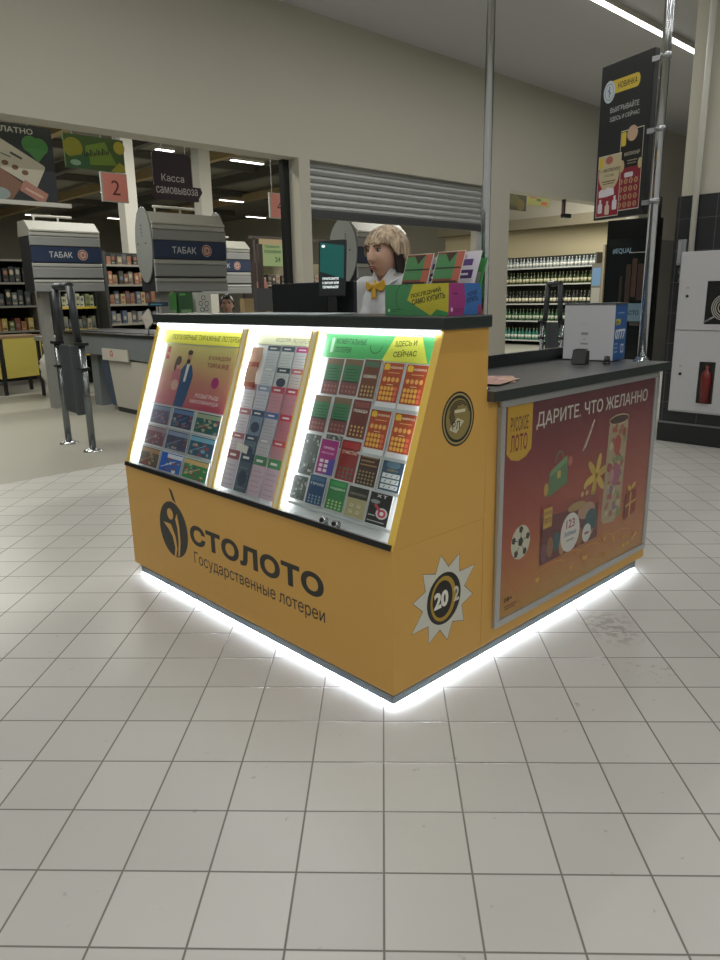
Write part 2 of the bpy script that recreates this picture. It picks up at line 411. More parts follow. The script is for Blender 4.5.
# ================================================================== THE DISPLAY COUNTER
X0, XB, YR, YL = 1.487, 1.945, 1.417, 3.164       # front plane, back plane, right end, left end
SO = Vector((X0, YL, .549)); SU = Vector((0, -1, 0)); SV = Vector((.233, 0, .649)).normalized(); SN = SU.cross(SV)
SLEN = math.hypot(.233, .649)
def spt(u, v, n=0): return SO+SU*u+SV*v+SN*n
BAYS = ((.032, .712), (.752, 1.142), (1.180, 1.722))
REC = -.030                                        # how deep the back boards sit behind the glass
def display_counter():
    t = thing('display_counter', 'tall yellow lottery counter with lit slanted ticket display facing left', 'counter', (1.73, 2.29, 0))
    off = Matrix.Translation((-1.73, -2.29, 0))
    def part(m, name, parent=t, **k):
        o = m.build(name, None, **k); o.data.transform(off); o.parent = parent; return o
    part(MB().box(1.508, 1.940, 1.438, 3.143, .009, .058, PLN).box(1.506, 1.940, 1.436, 3.145, .036, .039, GREYD), 'plinth')
    part(MB().box(X0, XB, YR, YL, .058, .549, YEL), 'front_panel', bevel=.003)
    m = MB()
    m.prism([(X0, YR, .5495), (XB, YR, .5495), (XB, YR, 1.198), (X0+.233, YR, 1.198)], (0, .028, 0), YEL, YEDGE)
    part(m, 'side_panel')
    m = MB()
    m.prism([(X0, YL-.03, .5495), (XB, YL-.03, .5495), (XB, YL-.03, 1.198), (X0+.233, YL-.03, 1.198)], (0, .03, 0), YEL, YEDGE)
    part(m, 'side_panel')
    part(MB().box(XB-.018, XB, YR+.028, YL-.03, .5495, 1.198, YEL), 'back_panel')
    # countertop
    part(MB().box(1.700, 1.949, 1.405, 3.178, 1.198, 1.238, TOPM), 'countertop', bevel=.004)
    # back boards of the bays (warm white laminate)
    lam = mat('bay_board', '#e2e4e4', .4)
    for a, b in BAYS:
        part(MB().obox(spt((a+b)/2, SLEN/2, REC-.006), SU*(b-a)/2, SV*SLEN*.499, SN*.005, lam), 'bay_board')
        part(MB().obox(spt((a+b)/2, .012, -.015), SU*(b-a)/2, SV*.006, SN*.014, mat('ledge_grey', '#a8adb1', .3, metal=.5)), 'bay_ledge')
    # dividers between the bays
    for a, b in ((.712, .752), (1.142, 1.180)):
        m = MB().obox(spt((a+b)/2, SLEN/2, -.026), SU*(b-a)/2, SV*SLEN*.496, SN*.030, mat('divider_cream', '#ddd6b8', .5))
        m.obox(spt(b-.0055, SLEN/2, .0055), SU*.0045, SV*SLEN*.49, SN*.0015, YEDGE); m.obox(spt(a+.002, SLEN/2, .0055), SU*.0015, SV*SLEN*.49, SN*.0012, YEDGE)
        part(m, 'divider')
    # left white cheek
    part(MB().obox(spt(.0305, SLEN/2, -.026), SU*.0015, SV*SLEN*.49, SN*.028, mat('cheek_cream', '#e8e2b8', .5)), 'cheek')
    # led strips: both inner sides of each bay and one long strip under the countertop
    for a, b in BAYS:
        for u, s in ((a+.0035, 1), (b-.0035, -1)):
            part(MB().obox(spt(u, SLEN*.5, -.016), SU*.0025, SV*SLEN*.46, SN*.005, LEDW), 'led_strip')
    part(MB().obox(spt(.875, SLEN-.010, .004), SU*.860, SV*.004, SN*.0035, LEDW)
         .obox(spt(.875, SLEN-.003, .004), SU*.862, SV*.003, SN*.006, ALU), 'led_strip')
    # strip shining on the floor from under the plinth
    m = MB().box(1.516, 1.520, 1.446, 3.13, .002, .0085, LEDF).box(1.520, 1.940, 1.446, 1.450, .002, .0085, LEDF).box(1.54, 1.93, 3.128, 3.132, .002, .0085, LEDF)
    part(m, 'floor_led_strip')
    part(MB().box(1.53, 1.935, 1.46, 3.12, 0, .009, DARK), 'foot_block')
    # black glass track along the bottom, glass panes and key locks
    part(MB().obox(spt(.877, .008, .004), SU*.862, SV*.009, SN*.008, BLACK), 'glass_track')
    for a, b in BAYS:
        part(MB().obox(spt((a+b)/2, SLEN/2+.004, -.004), SU*((b-a)/2-.003), SV*(SLEN/2-.022), SN*.002, GLASS), 'glass_pane')
    for u in (1.432, 1.492):
        m = MB().tube(spt(u, .030, .000), spt(u, .030, .022), .0115, CHROME).tube(spt(u, .030, .022), spt(u, .030, .025), .007, BLACK, n=12)
        m.obox(spt(u+.012, .022, .008), SU*.008, SV*.003, SN*.002, CHROME)
        part(m, 'lock')
    # lettering on the front panel: u = to the right, seen from the front
    ink = mat('ink_charcoal', '#2a2b26', .45)
    m = MB(); A = Art(m, (X0, YL, 0), (0, -1, 0), (0, 0, 1), .0004)
    cx, cy = .412, .318
    A.ell(cx, cy, .120, .128, ink, 40)
    A.ell(cx-.020, cy+.068, .026, .026, YEL, 20)
    A.poly([(cx-.085, cy+.02), (cx-.02, cy+.022), (cx+.012, cy-.03), (cx+.020, cy-.085), (cx+.005, cy-.126), (cx-.010, cy-.126), (cx+.002, cy-.085), (cx-.012, cy-.035), (cx-.045, cy-.005)], YEL)
    A.poly([(cx+.022, cy+.052), (cx+.040, cy+.082), (cx+.052, cy+.02), (cx+.052, cy-.05), (cx+.036, cy-.115), (cx+.022, cy-.122), (cx+.036, cy-.05), (cx+.034, cy+.015)], YEL)
    A.poly([(cx+.012, cy+.138), (cx+.040, cy+.128), (cx+.012, cy+.182), (cx-.014, cy+.190)], ink)
    A.text('СТОЛОТО', .552, .288, .868, .090, ink, .045, spacing=1.06)
    A.text('Государственные лотереи', .572, .190, .850, .067, ink, .004)
    part(m, 'logo_lettering')
    # coin sticker and starburst sticker on the right side panel
    m = MB(); A = Art(m, (0, YR, 0), (1, 0, 0), (0, 0, 1), .0004)
    c = (1.794, .917)
    A.ell(*c, .082, .088, '#191a12', 40); A.arc(*c, .073, .079, 0, 2*PI, .006, '#a79866', 36); A.ell(*c, .062, .067, '#8f7f4a', 32)
    for i in range(7):
        r = .055-.006*i; A.arc(c[0]+.004, c[1]+.003, r, r, .3+i*.5, 2.6+i*.5, .004, '#2b2818', 12)
    A.poly([(c[0]-.045, c[1]-.03), (c[0]-.01, c[1]-.045), (c[0]+.03, c[1]-.01), (c[0]-.005, c[1]+.004)], '#c8c2a4')
    A.text('РЛ', c[0]-.03, c[1]-.032, .038, .026, '#3a351f', .02)
    A.rect(c[0]-.02, c[1]+.02, c[0]+.035, c[1]+.03, '#d2cbaa')
    part(m, 'coin_sticker')
    m = MB(); A = Art(m, (0, YR, 0), (1, 0, 0), (0, 0, 1), .0004)
    cx, cy = 1.735, .318; pts = []; pts2 = []
    for i in range(20):
        t = PI/2+.12+2*PI*i/20; r = .158 if i % 2 == 0 else .108
        if i in (6, 16): r = .178
        pts.append((cx+r*math.cos(t), cy+r*math.sin(t))); pts2.append((cx+(r+.003)*math.cos(t), cy+(r+.003)*math.sin(t)))
    A.poly(pts2, '#4a4636'); A.poly(pts, '#cfd0c4')
    A.ell(cx, cy, .088, .092, '#15160f', 36); A.ell(cx-.004, cy, .066, .080, '#b08c2c', 32); A.ell(cx-.008, cy, .052, .066, '#15160f', 32)
    A.text('20', cx-.052, cy-.030, .074, .060, '#e6e4d8', .05)
    A.text('2', cx+.050, cy-.028, .030, .054, '#c9c7b4', .03)
    part(m, 'star_sticker')
display_counter()

# ------------------------------------------------------------------ what is inside the bays
def tick_obj(name, label, cat, u, v, w, h, draw, base='#d8d8d8', group=None, n=REC+.004, tilt=0, th=.0016):
    """a card of w x h whose lower left corner is at (u, v) on the slanted board"""
    m = MB(); o = spt(u, v, n); su = SU*math.cos(tilt)+SV*math.sin(tilt); sv = SV*math.cos(tilt)-SU*math.sin(tilt)
    c = o+su*w/2+sv*h/2
    m.obox(c, su*w/2, sv*h/2, SN*th/2, C(base))
    A = Art(m, o+SN*th/2, su, sv, .0003)
    if draw: draw(A, w, h)
    return tag(rebase(m.build(name), tuple(c)), label, cat, group)

def d_orange(A, w, h):
    A.rect(.002, .018*h/.15, w-.002, h-.002, '#a8431c'); A.rect(.002, 0, w-.002, .016*h/.15, '#dcdcdc')
    A.ell(w*.2, h*.9, w*.13, h*.07, '#e2b632'); A.rect(w*.08, h*.83, w*.33, h*.95, '#e2b632')
    A.text('НОВИНКА', w*.36, h*.86, w*.58, h*.05, '#efe0c8', .02); A.rect(w*.3, h*.76, w*.85, h*.78, '#d8a070')
    for i in range(4): A.ell(w*(.2+.2*i), h*.62, w*.08, h*.055, '#e6a95c', 12)
    A.rect(w*.35, h*.50, w*.65, h*.515, '#e8c9a0')
    for j in range(3):
        for i in range(5): A.ell(w*(.16+.165*i), h*(.20+.11*j), w*.072, h*.048, '#e9b04a' if i < 4 else '#e06a50', 12)
def d_greenred(A, w, h):
    A.rect(.002, .002, w-.002, h-.002, '#7a4a48'); A.rect(.004, h*.4, w-.004, h*.82, '#3f7a54'); A.rect(.004, h*.82, w-.004, h-.004, '#7c6450')
    for k in range(4): A.rect(w*.15, h*(.46+.08*k), w*(.85-.1*(k % 2)), h*(.475+.08*k), '#23402c')
    A.rect(w*.1, h*.36, w*.9, h*.40, '#1d2a24')
    for i in range(4):
        for j in range(2): A.ell(w*(.2+.2*i), h*(.12+.12*j), w*.06, h*.035, '#a8706a', 10)
def d_marble(A, w, h):
    A.rect(.002, .002, w-.002, h-.002, '#5d6260')
    for i in range(26): A.ell(random.uniform(.08, .92)*w, random.uniform(.05, .95)*h, w*.06, w*.06, random.choice(('#8f9692', '#3f4746', '#b4bab4', '#76807c')), 10)
def d_text(bg, accent, words, fg='#e8e4da', dots='#c9b070'):
    def f(A, w, h):
        A.rect(.002, .002, w-.002, h-.002, bg); A.rect(w*.1, h*.80, w*.9, h*.94, accent)
        for k, s in enumerate(words): A.text(s, w*.12, h*(.66-.14*k), w*.76, h*.085, fg, .02)
        for i in range(4):
            for j in range(3): A.ell(w*(.2+.2*i), h*(.10+.10*j), w*.055, h*.035, dots, 10)
    return f
def d_xt(A, w, h):
    A.rect(.002, .002, w-.002, h-.002, '#15151a'); A.text('X T', w*.3, h*.84, w*.45, h*.09, '#d8d4d8', .03)
    A.ell(w*.66, h*.38, w*.26, h*.17, '#cfc8cc'); A.ell(w*.66, h*.38, w*.18, h*.12, '#c03048'); A.ell(w*.66, h*.38, w*.09, h*.06, '#e8e0e0')
    A.line(w*.30, h*.62, w*.60, h*.42, w*.1, '#b03a4c'); A.ell(w*.28, h*.70, w*.22, h*.06, '#8a8f92')
    A.rect(w*.08, h*.10, w*.85, h*.13, '#b8b8b8'); A.rect(w*.08, h*.26, w*.4, h*.30, '#a8a8a8')
def d_game(A, w, h):
    A.rect(.002, .002, w-.002, h-.002, '#2d4a63'); A.ell(w*.5, h*.82, w*.32, h*.12, '#59788a'); A.text('ТОЛСТО', w*.25, h*.62, w*.5, h*.05, '#d3b64c', .02)
    for j in range(3):
        A.rect(w*.1, h*(.08+.17*j), w*.9, h*(.21+.17*j), '#d6dada')
        for i in range(3): A.line(w*(.25+.25*i), h*(.11+.17*j), w*(.32+.25*i), h*(.18+.17*j), w*.03, '#40484c')
def d_purple(A, w, h):
    A.rect(.002, .002, w-.002, h-.002, '#a3327c'); A.poly([(w*.98, h*.02), (w*.98, h*.5), (w*.5, h*.4), (w*.45, h*.02)], '#584a9a')
    A.text('ПРИЗЫ', w*.2, h*.72, w*.6, h*.07, '#f0d0e4', .02); A.text('ВЕЗДЕ', w*.15, h*.58, w*.7, h*.06, '#e8b8d4', .01)
    for i in range(2):
        for j in range(3): A.rrect(w*(.15+.28*i), h*(.08+.13*j), w*(.35+.28*i), h*(.17+.13*j), w*.03, '#e8d8e0')
def d_tan(A, w, h):
    A.rect(.002, .002, w-.002, h*.62, '#a69c74'); A.rect(.002, h*.62, w-.002, h-.002, '#2c2a28'); A.text('МИЛЛИОН', w*.12, h*.72, w*.76, h*.08, '#8f8a7c', .02)
    for i in range(2):
        for j in range(2): A.ell(w*(.3+.35*i), h*(.2+.2*j), w*.09, h*.06, '#c9c29c', 14); A.line(w*(.27+.35*i), h*(.2+.2*j), w*(.33+.35*i), h*(.23+.2*j), w*.03, '#5a5030')
def d_maroon(A, w, h):
    A.rect(.002, .002, w-.002, h-.002, '#3a2426')
    for k in range(3): A.rect(w*.1, h*(.62+.12*k), w*(.9-.15*(k % 2)), h*(.66+.12*k), '#a8804c')
    for i in range(5):
        for j in range(4): A.ell(w*(.16+.165*i), h*(.10+.11*j), w*.05, h*.035, '#a08a5c', 10)

def bay_three():
    a = BAYS[2][0]
    # header banner
    m = MB(); w, h = .525, .085; o = spt(a+.008, .588, REC+.003)
    m.obox(o+SU*w/2+SV*h/2, SU*w/2, SV*h/2, SN*.001, C('#4cae62')); A = Art(m, o+SN*.001, SU, SV, .0003)
    A.poly([(.30, 0), (.34, h), (.455, h), (.50, 0), (.47, 0)], '#d6d64a'); A.poly([(.46, h), (.525, h), (.525, .0), (.505, 0)], '#46a85c')
    A.text('МОМЕНТАЛЬНЫЕ', .062, .050, .150, .020, '#1f4a2a', .02); A.text('ЛОТЕРЕИ', .062, .020, .082, .020, '#1f4a2a', .02)
    A.rrect(.036, .018, .052, .072, .007, '#bfe6c4')
    A.arc(.262, .050, .028, .026, PI, 2*PI, .003, '#1f5a30', 14)
    A.text('ЗДЕСЬ И', .345, .046, .095, .022, '#4a4c14', .02, rot=.08); A.text('СЕЙЧАС', .348, .014, .100, .024, '#3c3e10', .02, rot=.08)
    tag(rebase(m.build('header_banner'), tuple(o)), 'green header banner with a yellow patch at the top of the right display bay', 'banner')
    T = 'lottery_ticket'
    g1 = 'green and brown tickets on the left of the top two rows'
    rows = [  # name, label, u, v, w, h, drawing
        ('green and brown lottery ticket, leftmost of the top row in the right bay', .056, .455, .088, .132, d_greenred),
        ('green and brown ticket, second in the top row of the right bay', .150, .458, .092, .130, d_greenred),
        ('narrow brown ticket between green and orange tickets in the top row of the right bay', .248, .455, .080, .136, d_text('#6e3f30', '#4c6e58', ('', 'НОВИНКА'))),
        ('orange lottery ticket with yellow balls, left one of the top row', .334, .436, .094, .150, d_orange),
        ('orange lottery ticket with yellow balls at the top right corner of the display', .438, .436, .094, .148, d_orange),
        ('green and brown lottery ticket, leftmost of the second row in the right bay', .040, .318, .088, .132, d_greenred),
        ('green and brown lottery ticket, second of the second row, above the purple ticket', .136, .322, .092, .130, d_greenred),
        ('narrow dark red lottery ticket left of the lower orange tickets', .236, .318, .088, .134, d_text('#6a302c', '#8a4c48', ('ПОБЕДА',))),
        ('orange lottery ticket with yellow balls, left one of the second row', .330, .280, .094, .146, d_orange),
        ('orange lottery ticket with yellow balls, right one of the second row', .434, .280, .094, .146, d_orange),
        ('pale grey lottery card squeezed above the purple ticket', .140, .276, .088, .044, d_marble),
        ('purple and magenta lottery ticket in the third row', .126, .176, .092, .125, d_purple),
        ('grey marbled lottery ticket at the left edge of the third row', .030, .160, .088, .150, d_marble),
        ('bright red lottery ticket beside the purple one', .226, .172, .096, .140, d_text('#8a2c2c', '#b03a3a', ('СЧАСТЬЕ',), '#e8c8b8', '#5a6a5c')),
        ('dark maroon lottery ticket under the lower orange tickets', .328, .172, .094, .108, d_maroon),
        ('blue lottery ticket with three white play rows at the right edge', .430, .172, .094, .106, d_game),
        ('grey marbled lottery ticket leftmost of the bottom row in the right bay', .024, .068, .082, .088, d_marble),
        ('blue lottery ticket in the bottom row with rows of small dots', .114, .066, .088, .106, d_text('#2f4c6e', '#4c6e8c', ('ПРИЗ',), '#cfd8e0', '#8fa8b4')),
        ('bright green lottery ticket in the bottom row', .210, .066, .094, .106, d_text('#2c7a44', '#3c9a58', ('ПОДАРИ',), '#d8ecd8', '#b8cc8c')),
        ('tan and black lottery ticket in the bottom row', .312, .062, .096, .104, d_tan),
        ('black lottery ticket with a red target in the bottom right corner', .416, .060, .098, .106, d_xt),
    ]
    for k, (lab, u, v, w, h, d) in enumerate(rows):
        tick_obj(T, lab, 'lottery ticket', a+u-.010, v, w, h, d, n=REC+.004+.0022*(k % 3)+ .003*(v < .16))
    # acrylic pocket rails
    for v, lab, ua, ub in ((.054, 'bottom', .02, .53), (.168, 'third', .42, .53), (.274, 'second', .31, .53), (.430, 'top', .32, .53)):
        m = MB().obox(spt(a+(ua+ub)/2, v, REC+.014), SU*(ub-ua)/2, SV*.005, SN*.0012, mat('acrylic', '#b4b9bd', .2))
        tag(rebase(m.build('price_rail'), tuple(spt(a+ua, v, REC+.014))), 'clear grey price rail under the %s row of tickets in the right bay' % lab, 'rail')

def bay_one():
    a = BAYS[0][0]
    m = MB(); w, h = .655, .060; o = spt(a+.010, .603, REC+.003)
    m.obox(o+SU*w/2+SV*h/2, SU*w/2, SV*h/2, SN*.001, C('#e4dc50')); A = Art(m, o+SN*.001, SU, SV, .0003)
    A.text('ПОПУЛЯРНЫЕ ТИРАЖНЫЕ ЛОТЕРЕИ', .08, .018, .545, .024, '#6a6420', .02)
    tag(rebase(m.build('header_banner'), tuple(o)), 'yellow header banner at the top of the left display bay', 'banner')
    # poster of a couple
    m = MB(); w, h = .600, .285; o = spt(a+.060, .312, REC+.003)
    gp = gradient_poster('couple_poster_print', .09, .36, ((0, '#b04c62'), (.45, '#b87c6c'), (1, '#c9bd78')))
    m.obox(o+SU*w/2+SV*h/2, SU*w/2, SV*h/2, SN*.001, gp); A = Art(m, o+SN*.001, SU, SV, .0003)
    A.rect(.012, .215, .040, .275, '#b8283c'); A.text('РУССКОЕ', .016, .235, .020, .010, '#f0dca0', .02)
    # two figures: woman in pink, man in blue suit
    A.poly([(.09, .02), (.11, .10), (.095, .15), (.12, .185), (.155, .175), (.175, .12), (.17, .02)], '#b86470')
    A.ell(.135, .200, .018, .026, '#c89880'); A.ell(.130, .212, .024, .022, '#3a2420'); A.ell(.112, .19, .010, .03, '#3a2420')
    A.poly([(.165, .0), (.175, .12), (.165, .17), (.20, .205), (.25, .195), (.275, .15), (.262, .06), (.245, .0)], '#2b4f78')
    A.poly([(.205, .12), (.208, .2), (.23, .2), (.222, .12)], '#d8d4cc'); A.ell(.215, .230, .019, .028, '#b88c70'); A.ell(.215, .252, .021, .012, '#2c201c'); A.ell(.215, .212, .016, .011, '#3a2a22')
    A.ell(.14, .10, .03, .025, '#c8a090')
    for k, s in enumerate(('В КАЖДОМ', 'ТИРАЖЕ')): A.text(s, .37, .225-.032*k, .165, .020, '#8a3048', .01)
    A.ell(.46, .13, .028, .024, '#a03070'); A.text('РОЗЫГРЫШ', .33, .058, .18, .018, '#e8d8d8', .01); A.text('МИЛЛИАРДА', .30, .030, .22, .018, '#e8d8d8', .01)
    tag(rebase(m.build('couple_poster'), tuple(o)), 'yellow to red poster of a standing couple in the left display bay', 'poster')
    cols = [('#5a4a68', '#7a86a0'), ('#33415e', '#6080a8'), ('#2c5a58', '#9aa888'), ('#7a4a5c', '#a08a94'), ('#4c5068', '#8a94b0'), ('#2f5a72', '#7ab0c8'),
            ('#6a5a4c', '#b08c70'), ('#3a6ab4', '#d8dce4'), ('#3c8a58', '#d8b07c')]
    pos = ['left', 'middle', 'right']; rw = ['top', 'middle', 'bottom']
    random.seed(11)
    for k in range(9):
        j, i = divmod(k, 3); bg, ac = cols[k]
        def d(A, w, h, bg=bg, ac=ac, k=k):
            A.rect(.003, .003, w-.003, h-.003, bg); A.rect(.003, h*.72, w-.003, h*.92, ac)
            for q in range(16): A.ell(random.uniform(.1, .9)*w, random.uniform(.1, .68)*h, w*random.uniform(.03, .10), h*random.uniform(.03, .10), random.choice((ac, '#8c5a60', '#b8a890', '#4a6a70', '#a04c50')), 9)
            if k == 7: A.rect(.003, .003, w*.3, h-.003, '#2f62c0')
            A.line(w*.08, h*.2, w*.7, h*.6, w*.02, ac)
        lab = '%s ticket pack, %s of the %s row in the left bay' % (
            ('muted purple', 'dark navy', 'teal green', 'mauve', 'slate grey', 'light blue edged', 'brown', 'blue and white', 'green and orange')[k], pos[i], rw[j])
        u0 = (.060, .245, .440)[i]; ww = (.170, .180, .190)[i]
        tick_obj('ticket_pack', lab, 'lottery ticket', a+u0, .222-.100*j, ww, .090, d, n=REC+.004+.004*j, th=.004)
    for j in range(3):
        m = MB().obox(spt(a+.345, .314-.100*j, REC+.012), SU*.295, SV*.002, SN*.0015, mat('acrylic', '#b9bec1', .2))
        for u in (.235, .43): m.obox(spt(a+u, .27-.100*j, REC+.012), SU*.002, SV*.044, SN*.0015, MATS['acrylic'])
        tag(rebase(m.build('pocket_holder'), tuple(spt(a+.345, .314-.1*j, REC+.012))), 'clear acrylic pocket edge over the %s row of ticket packs in the left bay' % rw[j], 'holder')

def bay_two():
    a = BAYS[1][0]; L = 'leaflet'
    m = MB(); w, h = .370, .040; o = spt(a+.010, .622, REC+.003)
    m.obox(o+SU*w/2+SV*h/2, SU*w/2, SV*h/2, SN*.001, C('#e8e6c0')); A = Art(m, o+SN*.001, SU, SV, .0003)
    A.text('ИЗДЕЛИЯ', .14, .010, .09, .018, '#7a6c38', .01); A.text('ЛОТЕРЕЯ', .24, .010, .10, .018, '#7a6c38', .01)
    tag(rebase(m.build('header_banner'), tuple(o)), 'pale header banner at the top of the narrow middle bay', 'banner')
    def d_leaf(head, body='#c9c4c4', dark=False):
        def f(A, w, h):
            A.rect(.001, .001, w-.001, h-.001, body); A.rect(.001, h*.76, w-.001, h-.001, head)
            A.rect(w*.2, h*.84, w*.7, h*.90, '#e4e0dc')
            for k in range(5): A.rect(w*.1, h*(.10+.125*k), w*(.9-.08*(k % 3)), h*(.115+.125*k), '#948c90')
            if dark: A.ell(w*.5, h*.35, w*.35, h*.2, '#3b4658')
        return f
    spec = [  # row, col, head, body, words
        (0, 1, '#47525e', '#c3c8cc', 'grey headed'), (0, 2, '#3f5060', '#d0d2d2', 'navy headed'), (0, 3, '#c23a86', '#d4d4d6', 'magenta headed'),
        (1, 1, '#b8bcc0', '#c4c8ca', 'plain grey'), (1, 2, '#3a4c55', '#c9cbca', 'dark headed'), (1, 3, '#c06a74', '#cfc4c4', 'rose headed'),
        (2, 0, '#a86a74', '#c9c2c8', 'rose headed'), (2, 1, '#8c98b0', '#c4c2cc', 'blue-grey headed'), (2, 2, '#b44c5c', '#c88f98', 'pink'), (2, 3, '#b8485a', '#c0808c', 'deep pink'),
        (3, 0, '#a8626c', '#c6bcc4', 'rose headed'), (3, 1, '#32465e', '#7c8ca0', 'dark blue'), (3, 2, '#4c68a0', '#b8b4bc', 'blue headed'), (3, 3, '#b23c4e', '#b8707c', 'red'),
        (4, 0, '#9c5a64', '#c6b8c0', 'rose headed'), (4, 1, '#3c4c60', '#60707c', 'dark slate'), (4, 2, '#b0aab4', '#bcb6bc', 'pale lilac'), (4, 3, '#b84a58', '#b8848c', 'dull red'),
        (5, 0, '#8c5058', '#c4b8c4', 'brown headed'), (5, 1, '#3a4c5c', '#54626e', 'charcoal'), (5, 2, '#4c8260', '#c4acb8', 'green headed'), (5, 3, '#4a8a5c', '#c4aab8', 'bright green headed')]
    rowname = ('top', 'second', 'third', 'fourth', 'fifth', 'bottom'); colname = ('first', 'second', 'third', 'last')
    vv = (.530, .445, .355, .255, .160, .035); hh = (.088, .090, .105, .105, .100, .155)
    for (r, c, hd, bd, wd) in spec:
        tick_obj(L, '%s leaflet, %s from the left in the %s row of the middle bay' % (wd, colname[c], rowname[r]), L,
                 a+.022+.088*c+.003*(r % 2), vv[r], .080, hh[r], d_leaf(hd, bd, 'dark' in wd or wd == 'charcoal'), bd, n=REC+.004+.0025*r)
    # tan curled receipt roll hanging in the corner
    m = MB()
    for k in range(8):
        v0 = .455+.020*k; m.obox(spt(a+.052, v0, REC+.013+.004*math.sin(k*.8)), SU*.034, SV*.011, SN*.001, C('#c49a80' if k % 4 else '#a4503c'))
    tag(rebase(m.build('paper_strip'), tuple(spt(a+.052, .455, REC+.016))), 'curled tan paper strip hanging in the upper left of the middle bay', 'paper')
    tick_obj('notice_card', 'small white card with brown edge lying askew above the bottom leaflets', 'card', a+.075, .192, .075, .030, None, '#d8d4c8', n=REC+.020, tilt=-.12)
bay_one(); bay_two(); bay_three()
# ================================================================== THE SERVICE COUNTER (low, with the poster)
def service_counter():
    t = thing('service_counter', 'low yellow counter with grey top and a framed red poster on its side', 'counter', (2.6, 1.6, 0))
    off = Matrix.Translation((-2.6, -1.6, 0))
    def part(m, name, **k):
        o = m.build(name, None, **k); o.data.transform(off); o.parent = t; return o
    part(MB().box(1.941, 3.208, 1.438, 1.79, .009, .058, PLN).box(1.941, 3.210, 1.436, 1.792, .036, .039, GREYD), 'plinth')
    part(MB().box(1.946, 3.245, YR, 1.81, .058, .955, YEL), 'body', bevel=.003)
    part(MB().box(1.950, 3.300, 1.392, 1.86, .955, .990, TOPG).box(1.950, 3.302, 1.388, 1.392, .955, .990, TOPM), 'countertop')
    part(MB().box(1.955, 3.28, 1.86, 1.885, .86, 1.045, BLACK), 'upstand', bevel=.003)
    part(MB().box(1.941, 3.19, 1.446, 1.450, .002, .0085, LEDF).box(3.196, 3.200, 1.46, 1.77, .002, .0085, LEDF), 'floor_led_strip')
    part(MB().box(1.941, 3.18, 1.46, 1.78, 0, .009, DARK), 'foot_block')
service_counter()

